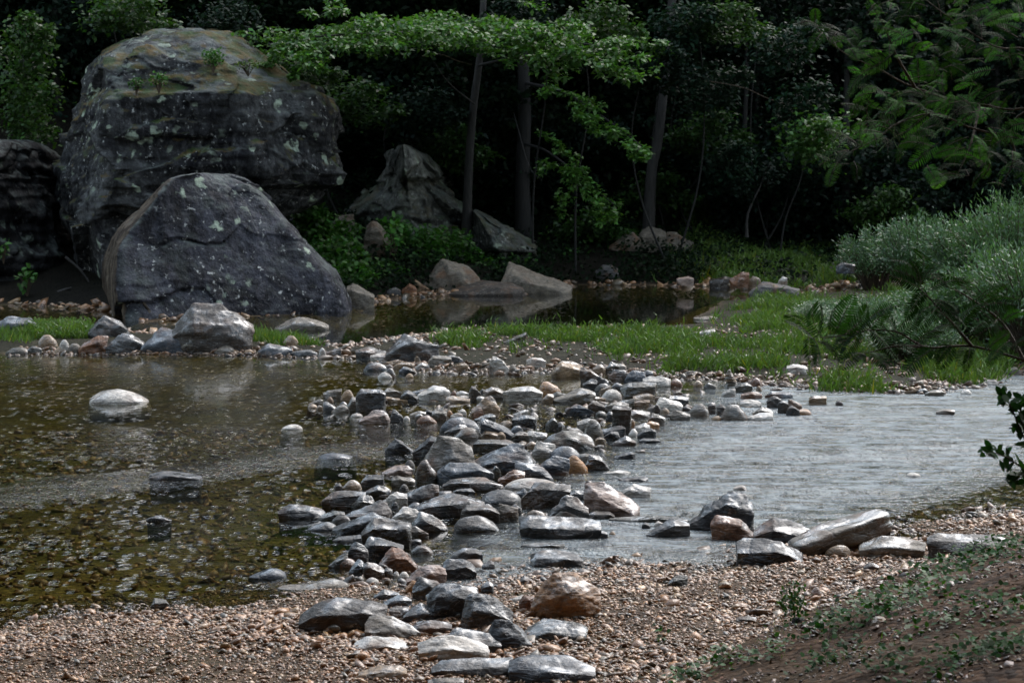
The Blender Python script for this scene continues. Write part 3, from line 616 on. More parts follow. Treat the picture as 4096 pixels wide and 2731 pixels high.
MINOR = '''
H 715 925 228 322 789865 s gy .3
C 670 905 130 215 378876 o bl .3
C 905 1090 95 170 5788 s tn .3
C 985 1190 122 190 389986 s tn .4
C 1195 1262 55 140 7994 w tn .2
C 1205 1350 130 205 58986 w wh .4
C 1040 1220 170 245 49962 w bl .4
C 900 1000 185 290 8874 o br .2
C 815 960 232 300 58974 o wh .3
C 1105 1185 245 290 5895 o tn .3
C 1350 1575 60 175 696998 b gt .2
C 1480 1700 50 130 589974 w dk .3
C 1635 1755 135 185 4998 w tn .3
C 2175 2270 150 235 6996 o gt .3
A 195 330 52 95 49983 w wh .4
A 675 765 98 170 5893 w tn .4
A 765 905 85 175 59988 w ol .3
A 790 910 135 215 38998 w gy .4
A 900 1045 148 240 379998 w bl .5
A 1035 1105 140 200 799 w bl .4
A 1040 1230 190 265 799997 s wh .5
A 1230 1320 208 262 7986 o ru .3
A 600 700 205 290 5898 w gy .4
A 685 800 240 300 4897 o ol .3
A 300 385 315 380 488 w tn .4
A 350 470 300 372 37998 w ol .3
A 395 680 275 385 2357997 w gt .4
A 650 760 335 380 899 s tn .3
A 715 800 250 320 589 w tn .4
A 730 880 285 370 58998 o wh .3
A 810 900 235 290 6995 w gy .3
A 965 1118 315 370 6899 s tn .4
A 860 970 350 415 689 s gt .4
A 640 755 365 455 79976 w br .3
A 480 690 390 475 4899973 w bl .3
A 745 925 372 450 68998 w gt .4
A 965 1080 362 405 799 s tn .4
A 1130 1315 345 440 59998764 w wh .4
A 1230 1360 328 400 99877 b dk .3
A 1110 1160 385 455 4995 w br .3
A 1160 1230 418 468 6995 o tn .3
A 1325 1400 388 435 5995 w br .3
A 1365 1510 388 490 68998 o gt .3
A 1505 1560 375 465 8999 b dk .3
A 1565 1640 388 475 8996 w br .3
A 1230 1370 430 512 79975 s gt .5
A 1530 1600 475 510 5896 o tn .3
A 1740 1890 360 415 799999 s wh .5
A 1785 1970 450 512 689 s wh .5
A 1830 1965 410 480 38976 w gt .4
A 1920 2110 300 350 59998 s bl .4
A 1930 2030 330 420 58997 w br .2
A 2010 2090 360 460 8997 w br .2
A 2085 2180 350 435 99864 w br .3
A 2070 2165 400 475 7995 w dk .2
A 2140 2250 425 470 5998 o or .3
I 1085 1135 1180 1215 5996 w dk .3
A 1805 1895 200 265 6996 o ru .2
A 1850 1895 260 300 6996 o tn .3
A 1700 1820 235 310 6899 w ol .3
A 1605 1700 275 340 3799 w wh .4
A 1745 1890 300 355 68997 w ru .4
A 1400 1465 218 265 4994 w tn .3
A 1475 1560 232 280 4995 w ol .3
A 1955 2040 270 295 5896 w br .3
C 250 430 400 500 47889 w gt .3
C 430 565 415 530 58996 o tn .3
C 280 350 490 550 5995 o tn .3
C 90 240 510 580 25799 w gt .3
C 80 180 565 610 6897 o tn .3
C 175 250 570 625 5994 w tn .3
C 245 380 530 640 99753 w gy .4
C 335 510 568 655 357998 o gt .3
C 410 500 540 590 5995 o dk .3
C 500 620 480 630 379999 w gt .4
C 535 650 660 700 7998 o wh .3
C 865 1055 400 495 79998 b gt .3
C 885 1120 485 545 99753 s tn .3
C 1050 1235 418 540 489953 w gy .3
C 1160 1350 400 450 24689 s dk .3
C 1575 1645 425 475 5994 o ru .3
C 1640 1780 418 495 79887 b wh .4
C 1635 1780 475 525 5897 o wh .3
C 1530 1770 482 550 78764 s tn .5
C 1770 1890 370 525 699865 w br .2
C 1880 1930 400 470 699 w gy .3
C 1850 1950 480 540 7886 w wh .4
C 1920 2150 385 510 7899864 b gt .3
C 1810 1940 600 705 7998 o ru .2
C 945 1080 610 745 399753 w gy .3
C 1075 1150 690 735 6996 o wh .3
C 1150 1310 635 710 5897 w gt .3
C 1200 1290 655 740 6897 w gt .3
C 1222 1425 682 770 589963 o ru .3
C 1310 1390 620 690 8996 w dk .3
C 1385 1530 625 730 89998 b gt .3
C 1530 1600 628 690 5995 o or .3
C 1660 1740 610 690 5997 w wh .3
C 1575 1700 650 710 5896 w wh .4
C 1520 1770 770 890 246887 w gy .4
C 1600 1885 810 940 3589999 o gt .4
C 1820 2040 665 750 35899 w ol .4
C 1890 2100 840 940 59986 w tn .4
C 2060 2150 850 940 5997 w tn .3
C 2080 2230 735 800 58996 o tn .3
A 95 200 430 475 25899 w wh .3
A 95 260 468 565 899998 b gy .3
A 15 95 512 560 5996 o tn .3
A 330 420 480 580 4896 w ol .2
A 400 470 520 580 6996 o br .3
A 560 680 495 575 6899 w wh .4
A 605 745 502 645 599985 o gt .3
A 735 905 548 620 56799 w dk .3
A 920 1080 430 490 89987 s wh .5
A 1075 1195 458 545 699996 w gt .4
A 975 1080 530 600 7898 w wh .4
A 995 1125 560 640 368997 w gy .3
A 1060 1150 515 570 79997 w or .3
A 930 1000 570 625 5996 o wh .3
A 935 975 500 570 699 o or .3
A 690 765 628 685 7998 b tn .3
A 755 870 585 655 479994 w dk .2
A 815 975 620 695 257974 w gy .4
A 1005 1155 640 672 599986 s dk .4
A 680 750 685 712 599 s br .4
A 765 830 440 510 5995 w dk .3
A 690 765 440 490 5996 w ol .3
A 485 605 548 620 998753 s dk .4
A 190 335 582 665 799987 w wh .5
A 85 200 590 670 58998 w ol .3
C 1815 2275 940 1050 8999999877 s ol .3
A 70 170 545 610 58996 o bl .3
A 195 270 655 710 699 w tn .4
A 235 395 660 780 599997 w wh .5
A 355 590 695 790 378999863 o bl .4
A 360 405 645 690 5995 o or .3
A 265 500 770 910 4789998 w bl .4
A 575 660 745 810 899 s gt .4
A 745 940 870 900 3579987 s wh .3
A 860 1065 915 950 5789 s dk .3
A 830 980 735 790 35899 s dk .3
A 975 1050 718 742 5896 s gt .3
C 1190 1470 900 1145 346999 w dk .2
C 870 1170 1205 1310 24689998 w pk .4
C 1085 1200 1150 1240 5998 o br .3
C 1210 1445 1140 1385 8999654 o ol .2
C 2010 2095 1200 1350 6997 w ol .2
C 965 1195 1310 1425 899975 w gt .4
C 640 870 1305 1430 3799999 w gy .4
C 450 640 1355 1465 579987 o tn .3
C 360 445 1390 1470 4996 w br .3
C 1510 2110 1345 1480 47999899865 w br .2
C 1040 1135 1400 1480 6997 o br .2
C 2080 2340 1245 1395 247998 w ru .4
A 45 405 935 1010 58999998 o wh .4
D 1200 1470 240 350 4679985 w br .4
D 1065 1300 325 490 2479984 w ol .5
D 1620 1970 215 410 35678999 s gy .6
D 1430 1640 305 470 58998 w wh .4
D 2130 2350 270 330 4899985 w dk .4
F 1500 1740 235 325 4789998 o gy .4
F 1690 1790 228 280 6897 w bl .4
A 360 640 1050 1240 25899865 w gy .5
A 370 570 1110 1240 2599853 w wh .5
A 505 625 1015 1090 6998 w dk .3
A 635 730 1145 1175 5896 w gt .4
A 620 825 1165 1225 5899984 s br .3
A 165 345 1155 1250 479996 o tn .3
A 710 780 1305 1360 6996 w dk .3
A 790 835 1308 1335 5995 o tn .3
A 160 460 1395 1430 58998 s ol .3
F 1590 1720 310 425 399977 w gt .4
F 1680 1745 315 385 6996 w gy .3
F 1350 1605 385 490 79999863 o br .4
F 1395 1610 322 435 799999986 b br .2
F 1100 1310 365 480 2599986431 w gy .5
F 1060 1170 305 375 5997 o br .2
F 985 1150 335 435 589986 w wh .4
D 860 1050 540 640 5897 o br .3
D 1470 1555 405 500 6997 o dk .2
D 680 980 510 600 2457998 s ol .3
D 610 910 625 715 2568987 o gy .4
D 1020 1230 825 1050 4899876 w dk .3
D 870 1200 760 830 367899 s gy .4
D 1190 1400 1035 1230 899865 w br .3
D 1390 1490 1085 1210 6998 w br .3
D 1630 1860 660 790 789875 w ol .4
D 1680 1910 865 970 5799986 o ol .3
D 1660 1790 790 860 5896 w gy .4
D 1490 1560 1135 1200 5996 o wh .3
D 1550 1670 1140 1220 5997 o wh .3
D 1620 1740 1220 1380 24899 w or .3
D 920 1110 995 1100 9987 o ru .3
D 1040 1220 1015 1180 2589974 w bl .4
D 820 1020 940 1100 24689 w ol .4
D 1205 1345 1200 1265 58986 o wh .3
D 1245 1340 1280 1330 5896 o tn .3
F 1325 1510 577 670 479998 w gy .3
F 1510 1585 650 700 5896 w gy .3
F 1505 1580 770 850 6897 w dk .3
F 1730 1815 848 950 5998 w ru .3
F 1665 1780 850 905 6897 w wh .4
F 1730 1825 740 795 4973 w gy .3
F 1855 1910 742 785 9963 w dk .3
F 1040 1255 903 1010 257899864 w gy .5
F 1075 1330 1000 1090 457899976 s dk .4
F 970 1080 918 985 8999 b ol .3
F 935 1100 853 930 3589998 w bl .4
F 880 1020 820 885 369986 w br .3
F 765 1085 1100 1185 5899998753 s wh .6
F 1315 1615 1040 1200 799988765 s gy .6
F 795 1065 1273 1350 45799998 w tn .4
F 1195 1400 1335 1390 58998 s gt .5
G 640 720 207 240 3895 w wh .3
G 700 770 428 480 6996 o br .3
G 135 380 410 515 1235699998 w gy .3
G 180 240 420 455 5995 w wh .3
G 105 155 425 465 7984 w dk .3
G 1330 1555 440 590 69999 w dk .2
G 1185 1335 558 632 5899996 o tn .2
G 1760 1840 620 660 5997 o gt .3
G 1410 1495 665 715 4996 w dk .3
G 1385 1430 668 700 5995 o tn .3
G 255 370 740 810 3899 w ol .3
G 1100 1160 805 870 5896 o pk .3
G 1450 1550 980 1030 5998 o tn .3
G 660 775 980 1015 5897 s br .4
G 1090 1140 900 935 5996 w dk .3
J 1900 2030 1340 1375 5897 o wh .3
E 1190 1330 770 865 599985 w ol .3
E 1160 1340 118 170 3898642 w dk .3
S 605 805 1888 1922 599864 s gy .3
J 265 385 738 815 6996 o tn .3
J 400 465 770 830 5996 o wh .3
J 455 550 795 850 5996 o gt .3
J 535 720 745 860 2578999 w ru .4
J 720 970 725 865 46899974 w gy .4
J 1320 1440 808 850 5897 s ru .3
J 1450 1580 810 855 5897 o gt .3
J 1740 1960 795 875 3799865 w bl .4
J 1905 2005 742 810 5996 o tn .3
J 2145 2190 825 865 6996 o wh .3
J 2150 2290 820 885 24689 w dk .3
J 1950 2130 835 880 5896 w gy .3
J 45 190 820 865 4896 o ol .3
J 190 280 810 860 5996 w ol .3
J 370 460 815 855 5996 o tn .3
I 95 270 700 740 2589 s wh .3
I 135 290 610 640 5896 s gt .3
I 0 40 670 720 699 w gt .3
I 60 170 875 915 5897 s wh .3
I 330 500 865 910 13589 s wh .4
I 760 890 935 1000 8997 b wh .4
I 2000 2080 950 985 5896 w gt .3
I 2085 2180 1035 1075 5897 s wh .4
I 2230 2320 950 1010 5897 w gt .3
I 1925 2000 1105 1140 5896 o wh .3
I 1690 1810 1105 1150 5897 w gt .3
I 1630 1710 1095 1135 5896 w dk .3
I 1765 1880 1235 1275 5897 w gt .3
I 2250 2290 1350 1370 5896 w dk .3
G 1655 1740 135 160 5896 o wh .3
H 1310 1430 150 190 3588 s wh .4
H 1710 1850 130 210 1357 w gt .3
H 2110 2290 140 175 5897 s wh .4
I 700 760 345 400 699 w wh .3
I 375 500 315 395 4799 w ru .3
I 240 380 345 405 5898 s br .3
I 500 580 340 410 5986 w tn .3
I 1090 1210 250 300 5996 w bl .3
I 20 130 345 380 5896 w pk .3
I 450 590 400 430 5897 s tn .4
'''
for ln_ in MAJOR.strip().split('\n'):
    a, lab, sh = ln_.split('|'); t = a.split()
    if 'white' in lab or 'bright' in lab or 'shining' in lab or 'silver' in lab: pass
    add_stone(t[0], *map(float, t[1:5]), t[5], t[6], t[7], float(t[8]), label=lab, short=sh, mat=M['dry'] if t[0] in 'I' and t[4] != '1210' and t[1] != '1150' else None)
for ln_ in MINOR.strip().split('\n'):
    t = ln_.split(); add_stone(t[0], *map(float, t[1:5]), t[5], t[6], t[7], float(t[8]))
# balanced little tower of five stones
z0 = 0.07
for (x0, x1, y0, y1, tn, lb) in ((345, 422, 1045, 1087, 'gt', 'broad grey tan base stone of the little balanced tower'), (350, 417, 1026, 1049, 'tn', 'second stone up in the little balanced tower'),
                                 (350, 407, 1009, 1030, 'gt', 'middle stone of the little balanced tower'), (350, 398, 991, 1012, 'tn', 'fourth stone up in the little balanced tower'),
                                 (360, 390, 974, 994, 'gt', 'smallest topmost stone of the little balanced tower')):
    p = VIEW['I']; base = at(p[0] + 385 * p[2], p[1] + 1087 * p[2], 0)
    o = add_stone('I', x0, x1, y0, y1, '6998', 'o', tn, .1, label=lb, lift=0.001 if y1 > 1080 else .005, dist=base[1] + .0, dr=.8, name='stacked_stone', cat='stone', group='stones of the little balanced tower', lv=3)
    me = o.data; co = np.zeros(len(me.vertices) * 3, np.float32); me.vertices.foreach_get('co', co); co = co.reshape(-1, 3)
    lo = -.012 if y1 < 1080 else -.15; co[:, 2] = np.maximum(co[:, 2], lo); me.vertices.foreach_set('co', co.ravel()); me.update()
    o.location[1] = base[1] + .11
# stones on the far bank, with their own distance
FARS = '''
B 1085 1495 360 610 2589987765 w gt .4 50.5|angular tan grey boulder at the far pool edge, speckled with pale lichen
B 1240 1830 535 652 125799875 w br .5 49.5|low brown hump of rock running down into the far pool
B 1690 2210 380 636 5997654322 w gt .5 51|rock with a pale top sloping down to the right into the far pool
B 470 675 550 742 899875 w gt .4 43|grey tan rock beside the right foot of the great slab
B 1000 1115 520 620 9642 s tn .3 50.5|narrow tan stone leaning against the angular boulder
B 900 1010 560 640 47995 w ru .3 50.6|rusty brown stone in the shore rubble of the far pool
B 780 885 585 640 5896 w gy .4 50.4|small grey stone in the shore rubble by the ferny slope
B 595 830 65 370 38999753 w gt .3 52.5|upright lichen covered rock standing among the undergrowth
B 285 515 15 190 36999 w gt .4 52|pale rock beside the overhang of the great boulder
B 740 860 110 210 4896 w gy .4 53|rounded grey rock half hidden beside the upright lichen covered rock
B 20 150 0 110 5998 w gy .4 47|small grey rock wedged under the overhang of the great boulder
S 2440 2560 925 1005 24899 w gt .4 56|pale rough rock at the left of the cluster under the pale trunk tree
S 2540 2660 905 1010 48998 w gt .4 57|tallest pale rough rock of the cluster on the far bank
S 2640 2770 930 1015 59985 w gt .4 56.5|pale rough rock at the right of the cluster on the far bank
S 2385 2470 1060 1115 5997 w gy .4 52|rounded grey rock at the foot of the far grassy bank
S 3330 3420 1050 1085 5896 w gy .4 50|grey stone sunk in the far green bank beside the willows
'''
def hit(vw, t):
    """distance at which the sight line through the foot of a far rock meets the bank"""
    r = ray(vw[0] + (float(t[1]) + float(t[2])) / 2 * vw[2], vw[1] + float(t[4]) * vw[2]); d = np.arange(38, 75, .15); z = CAM_H + r[2] / r[1] * d
    g = np.maximum(terrain(r[0] / r[1] * d, d), 0); k = np.argmax(z <= g + .02); return float(d[k]) if (z <= g + .02).any() else 60.0
for ln_ in FARS.strip().split('\n'):
    a, lab = ln_.split('|'); t = a.split()
    add_stone(t[0], *map(float, t[1:5]), t[5], t[6], t[7], float(t[8]), label=lab, dist=hit(VIEW[t[0]], t), mat=M['dry'], name='boulder', cat='boulder', group='rocks of the far bank', dr=.8)

# labels for the smaller stones: what they look like and which named stone they lie by
anch = [q for q in stones if q['short']]
SHAPE = {'o': 'rounded', 'b': 'blocky', 's': 'flat', 'w': 'angular'}
used = {}
def shape_word(q):
    pr = [int(c) for c in q['prof']]
    if q['kind'] in 'wo' and q['h'] > q['w'] * .95: return 'upright'
    if q['kind'] == 'w' and pr[0] - pr[-1] >= 4: return 'left-high wedge'
    if q['kind'] == 'w' and pr[-1] - pr[0] >= 4: return 'right-high wedge'
    return SHAPE[q['kind']]
for q in stones:
    if q['label']: q['o']['label'] = q['label']; continue
    size = 'tiny' if q['w'] < 34 else 'small' if q['w'] < 62 else 'medium' if q['w'] < 100 else 'large'
    sw = shape_word(q).replace('left-high wedge', 'wedge rising leftward').replace('right-high wedge', 'wedge rising rightward')
    noun = '' if 'wedge' in sw else ' stone' if q['w'] < 80 else ' rock'
    base = f"{size} {WORD[q['tone']]} {sw}{noun}"
    order = sorted(anch, key=lambda a: math.hypot(a['x'] - q['x'], (a['yb'] - q['yb']) * 1.6))
    for a in order[:6]:
        dx, dy = q['x'] - a['x'], q['yb'] - a['yb']
        rel = ('right of' if dx > 0 else 'left of') if abs(dx) > abs(dy) * 1.1 else ('in front of' if dy > 0 else 'behind')
        lab = f"{base} {rel} {a['short']}"
        if lab not in used: break
    used[lab] = 1; q['o']['label'] = lab

# propped beam of stone
def beam():
    a0 = at(2496 + 1010 * .6803, 1798 + 585 * .6803, .06); b0 = atd(2496 + 1525 * .6803, 1798 + 415 * .6803, a0[1] + .35)
    v, f = ico(5); v = v / (np.abs(v) ** 6).sum(1)[:, None] ** (1 / 6)
    Lh = np.linalg.norm(b0 - a0) / 2 + .03; q = v * np.array([Lh, .15, .085])
    q[:, 2] *= np.interp(v[:, 0], [-1, -.4, .3, 1], [.75, .9, .95, 1.15]); q[:, 1] *= np.interp(v[:, 0], [-1, 0, 1], [.8, 1, .9])
    q += unit(v) * (fbm(q * np.array([2.5, 7, 9]) + 5, 4, 4) * .018)[:, None]
    o = link('leaning_rock', fastmesh('leaning_rock', q, f, M['stone'], True)); o.color = (.13, .105, .075, 1)
    o.location = (a0 + b0) / 2; dv = Vector(b0 - a0); o.rotation_euler = dv.to_track_quat('X', 'Z').to_euler()
    tag(o, 'long slanted beam of grey brown stone propped across the rocks by the gravel', 'rock', 'stones of the dam and the river shore')
beam()

# rubble that fills the dam between the larger stones
XY = scatter(560, -3, 5, 14, 27, lambda X, Y: sdist(X, Y, P_DAM) > 0)
pebbles('rubble', XY, rng.uniform(.08, .2, len(XY)), 'small wet stones filling the gaps of the dam', lv=2, flat=(.35, .8), zoff=.05, tint=.42)

# ------------------------------------------------------------------ great boulders and cliffs
def loft(name, levels, dist, hd, plan, mat, label, cat='boulder', seed=1, N=200, sub=6, amp=.10, ledge=.10, gfun=None, group=None, cells=26, block=.28, tiltx=0.0):
    """outline levels (row, left, right) measured in the photo at 'dist'; plan = cross-section seen from above"""
    lv = np.array([l[:3] for l in levels], float)
    ex = [l[3] if len(l) > 3 else None for l in levels]
    t = np.arange(len(lv)); tt = np.linspace(0, len(lv) - 1, (len(lv) - 1) * sub + 1)
    L_ = np.stack([np.interp(tt, t, lv[:, i]) for i in range(3)], 1)
    dd = np.interp(tt, t, [e if e is not None else 0 for e in ex])
    plan = np.array(plan, float); th = np.linspace(0, 2 * np.pi, N, endpoint=False)
    dirs = np.c_[np.cos(th), np.sin(th)]; rad = np.zeros(N)
    for i in range(len(plan)):
        a, b = plan[i], plan[(i + 1) % len(plan)]; e = b - a
        den = dirs[:, 0] * e[1] - dirs[:, 1] * e[0]; den = np.where(abs(den) < 1e-9, 1e-9, den)
        s1 = (a[0] * e[1] - a[1] * e[0]) / den; s2 = (a[0] * dirs[:, 1] - a[1] * dirs[:, 0]) / den
        ok = (s1 > 0) & (s2 >= -1e-6) & (s2 <= 1 + 1e-6); rad = np.where(ok, np.maximum(rad, s1), rad)
    k = np.ones(5) / 5; rad = np.convolve(np.r_[rad[-2:], rad, rad[:2]], k, 'valid')
    ring = dirs * rad[:, None]; ring[:, 0] /= max(abs(ring[:, 0].max()), 1e-6) * .5 + abs(ring[:, 0].min()) * .5
    Vs = []; m = len(tt); zt = adD(0, L_[0, 0], dist)[2]; zb = adD(0, L_[-1, 0], dist)[2]
    for i in range(m):
        a, b = adD(L_[i, 1], L_[i, 0], dist), adD(L_[i, 2], L_[i, 0], dist)
        cx, hw, z = (a[0] + b[0]) / 2, (b[0] - a[0]) / 2, a[2]
        g = gfun((z - zb) / (zt - zb)) if gfun else 1.0
        cy = dist + np.interp(tt[i] + tiltx * ring[:, 0], tt, dd)
        Vs.append(np.c_[cx + ring[:, 0] * hw, cy + ring[:, 1] * hd * g, np.full(N, z)])
    V = np.array(Vs)
    P = V.reshape(-1, 3)
    cen = np.repeat(np.array([[v[:, 0].mean(), v[:, 1].mean(), v[:, 2].mean()] for v in V]), N, 0)
    out = P - cen; out[:, 2] = 0; out = unit(out)
    n = fbm(P * np.array([.8, .8, 1.1]), seed, 6, g=.56)
    zz = P[:, 2] + .12 * P[:, 0] + .25 * fbm(P * .5, seed + 3, 3)
    st = vnoise(np.c_[zz * 3.1, P[:, 0] * .35, P[:, 1] * .35], seed + 9) + .5 * vnoise(np.c_[zz * 8, P[:, 0] * .5, P[:, 1] * .5], seed + 11)
    st = np.sign(st) * np.abs(st) ** .7
    st = st * (.5 + .8 * vnoise(P * .45, seed + 21))
    rr = np.random.default_rng(seed); lo_, hi_ = P.min(0), P.max(0)
    for cs, am in ((cells, 1.0), (cells * 5, .45)):                     # fracture blocks: every cell is set in or out and tilted
        sd_ = lo_ + rr.random((cs, 3)) * (hi_ - lo_); wp = P + .25 * np.c_[vnoise(P * 1.3, 61), vnoise(P * 1.3, 62), vnoise(P * 1.3, 63)]
        cid = np.argmin((((wp[:, None] - sd_[None]) * np.array([1, .6, 1.5])) ** 2).sum(2), 1)
        off = rr.normal(0, .5, cs); tl = rr.normal(0, .5, (cs, 3)); n = n + am * block * (off[cid] + ((P - sd_[cid]) * tl[cid]).sum(1)) / max(amp, .01) * .35
    P = P + out * (n * amp + st * ledge)[:, None]; P[:, 2] += .04 * fbm(P * 1.7, seed + 5, 4)
    V = P.reshape(m, N, 3)
    top = V[0].mean(0); c0 = [top + (V[0] - top) * s_ + np.array([0, 0, .04 * (1 - s_)]) for s_ in (.66, .33, .02)]
    allV = np.vstack([c0[2], c0[1], c0[0], P]); m2 = m + 3
    ii = (np.arange(m2 - 1)[:, None] * N); j = np.arange(N)[None]; j2 = (j + 1) % N
    Q = np.stack([(ii + j).ravel(), (ii + N + j).ravel(), (ii + N + j2).ravel(), (ii + j2).ravel()], 1)
    o = link(name, fastmesh(name, allV, Q, mat, True)); tag(o, label, cat, group); return o
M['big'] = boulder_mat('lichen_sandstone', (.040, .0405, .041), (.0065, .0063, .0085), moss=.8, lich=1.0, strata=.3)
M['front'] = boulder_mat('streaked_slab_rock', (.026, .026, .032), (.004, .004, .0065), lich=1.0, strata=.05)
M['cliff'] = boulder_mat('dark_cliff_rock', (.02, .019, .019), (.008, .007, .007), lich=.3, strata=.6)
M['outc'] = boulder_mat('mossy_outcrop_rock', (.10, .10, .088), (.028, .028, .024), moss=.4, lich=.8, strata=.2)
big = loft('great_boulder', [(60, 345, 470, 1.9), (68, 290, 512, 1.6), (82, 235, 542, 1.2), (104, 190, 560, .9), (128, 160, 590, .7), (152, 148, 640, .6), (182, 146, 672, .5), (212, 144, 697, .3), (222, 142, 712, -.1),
     (262, 134, 735, -.15), (302, 126, 738, -.15), (340, 120, 748, -.2), (380, 115, 772, -.2), (400, 114, 785, -.1), (424, 114, 772, 0), (434, 114, 735, .1), (452, 116, 722, .1), (476, 120, 690, .2), (500, 128, 640, .3),
     (540, 145, 600, .3), (620, 190, 540, .3), (740, 230, 500, .3)], 46.5, 2.6,
     [(-1, .35), (-.47, -1.0), (.55, -.72), (1, -.1), (.9, 1), (-.9, 1)], M['big'],
     'huge layered sandstone boulder with a mossy ledge, looming over the river', seed=3, tiltx=1.5, sub=9, N=320, amp=.12, ledge=.05, cells=26, block=.5,
     gfun=lambda h: 1 if h < .74 else 1 - .5 * ((h - .74) / .26) ** 1.3)
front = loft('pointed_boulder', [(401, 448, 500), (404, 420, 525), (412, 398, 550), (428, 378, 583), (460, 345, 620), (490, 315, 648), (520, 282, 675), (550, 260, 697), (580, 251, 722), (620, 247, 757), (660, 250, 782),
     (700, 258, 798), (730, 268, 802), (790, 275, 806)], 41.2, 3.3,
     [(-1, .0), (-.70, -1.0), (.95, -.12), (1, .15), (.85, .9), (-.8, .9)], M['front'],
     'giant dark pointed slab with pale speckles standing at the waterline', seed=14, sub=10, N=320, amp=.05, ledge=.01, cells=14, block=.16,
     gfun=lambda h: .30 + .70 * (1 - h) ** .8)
loft('rock_apron', [(672, 342, 380), (690, 338, 430), (715, 335, 520), (735, 333, 640), (765, 330, 700)], 40.0, 1.5, [(-1, -.6), (-.6, -1), (1, .3), (1, 1), (-1, 1)],
     boulder_mat('cracked_brown_rock', (.07, .055, .04), (.02, .016, .012), lich=.3, strata=.6), 'cracked brown rock forming the foot of the giant slab', seed=21, N=160, amp=.06, ledge=.05)
loft('cliff', [(322, -260, 20), (330, -300, 48), (350, -300, 78), (395, -300, 96), (410, -300, 108), (418, -300, 104), (470, -300, 120), (560, -300, 126), (585, -300, 150), (640, -300, 160), (720, -300, 170), (770, -300, 180)],
     47.0, 2.2, [(-1, -1), (.7, -.9), (1, -.2), (1, 1), (-1, 1)], M['cliff'], 'dark layered cliff in deep shade at the left edge', 'cliff', seed=31, sub=8, N=260, amp=.12, ledge=.14, block=.5)
loft('outcrop', [(336, 928, 942), (345, 918, 958), (372, 905, 982), (400, 885, 1000), (430, 862, 1018), (455, 842, 1036), (480, 822, 1058), (505, 815, 1066), (540, 800, 1070), (620, 790, 1075)],
     53.5, 1.8, [(-1, .1), (-.2, -1), (.5, -.8), (1, 0), (1, 1), (-1, 1)], M['outc'], 'tall pointed grey outcrop behind the ferny slope', seed=43, sub=7, N=200, amp=.14, ledge=.08, cells=14, block=.9)
loft('outcrop', [(484, 1086, 1096), (500, 1083, 1130), (520, 1082, 1160), (545, 1084, 1190), (570, 1090, 1222), (595, 1100, 1245), (630, 1120, 1275), (680, 1120, 1290)],
     53.0, 1.6, [(-1, -.4), (-.2, -1), (.8, -.6), (1, 0), (1, 1), (-1, 1)], M['outc'], 'grey outcrop slanting down to the right beside the leaning tree trunk', seed=47, sub=7, N=200, amp=.10, ledge=.06, cells=12, block=.7)

# ------------------------------------------------------------------ foliage builders
def mesh_leaves(name, Pn, D, N, ln, wd, mat, shape='diamond', parent=None, lo=.6, hi=1.4, tint=.18):
    V, Fc = leaves(Pn, D, N, ln, wd, shape)
    return link(name, fastmesh(name, V, Fc, mat, False, varcol(len(Pn), Fc.shape[1], lo, hi, tint)), parent)
def spray_pts(a, b, n, wid, thick, droop=.1):
    """leaf positions spread round a bough from a to b"""
    t = rng.beta(1.3, 1.0, n)[:, None]; a = np.asarray(a); b = np.asarray(b)
    ax = unit(b - a); sd = unit(np.cross(ax, [0, 0, 1.0])); up = np.cross(sd, ax)
    w_ = np.sin(np.clip(t, 0, 1) * 2.6 + .25)
    P = a + (b - a) * t + sd * rng.normal(0, .45, (n, 1)) * wid * w_ + up * rng.normal(0, .35, (n, 1)) * thick * w_
    P[:, 2] -= droop * ((t[:, 0]) ** 2) * np.linalg.norm(b - a)
    return P
def crown_mesh(boughs, size, mat, name='crown', parent=None, up=.8, lo=.55, hi=1.45, asp=.6):
    """boughs: (a, b, n, width, thickness)"""
    P = np.vstack([spray_pts(*q) for q in boughs]); n = len(P)
    D = unit(rand_unit(n) * np.array([1, 1, .5]) + np.array([0, -.15, -.25])); N = unit(rand_unit(n) * .75 + np.array([0, -.1, up]))
    cl = .75 + .5 * (vnoise(P * 1.7, 4) * .5 + .5)
    V, Fc = leaves(P, D, N, size * rng.uniform(.7, 1.3, n), size * asp * rng.uniform(.8, 1.2, n), 'diamond')
    C = varcol(n, 4, lo, hi, .15)
    return link(name, fastmesh(name, V, Fc, mat, False, C), parent)

# trees with named trunks ------------------------------------------------
def trunk_obj(pts, r0, r1, mat, parent, name='trunk', loc=None, limbs=()):
    pts = bez(pts, 8) - np.array(loc); k = np.linspace(0, 1, len(pts))
    lst = [(pts, (r0 * (1 - k) + r1 * k) * (1 + .5 * np.exp(-k * 14)))]
    for q, a, b in limbs:
        q = bez(q, 6) - np.array(loc); lst.append((q, np.linspace(a, b, len(q))))
    V, Q = tubes(lst, 10); V = V + unit(V - V.mean(0)) * 0 
    o = link(name, fastmesh(name, V, Q, mat, True), parent); return o
def bough(x0, y0, d0, x1, y1, d1, n, w_, t_, droop=.05):
    return (adD(x0, y0, d0), adD(x1, y1, d1), n, w_, t_, droop)
def branchy(bs):
    """break every bough into side sprays of uneven length, so that gaps open between them"""
    out = []
    for a, b, n, w_, t_, dr in bs:
        m = max(5, int(n / 85)); ax = b - a; ln = np.linalg.norm(ax); sd = unit(np.cross(ax, [0, 0, 1.0]))
        for i in range(m):
            t = (i + rng.random()) / m; s0 = a + ax * t + np.array([0, 0, rng.normal(0, .12)]); sg = rng.choice([-1, 1])
            e = s0 + unit(ax) * ln * rng.uniform(.06, .18) + sd * sg * w_ * rng.uniform(.3, .95) + np.array([0, 0, rng.normal(-.05, .16)])
            out.append((s0, e, int(n / m * rng.uniform(.4, 1.2)), w_ * .30, t_ * .38, dr + .12))
    return out
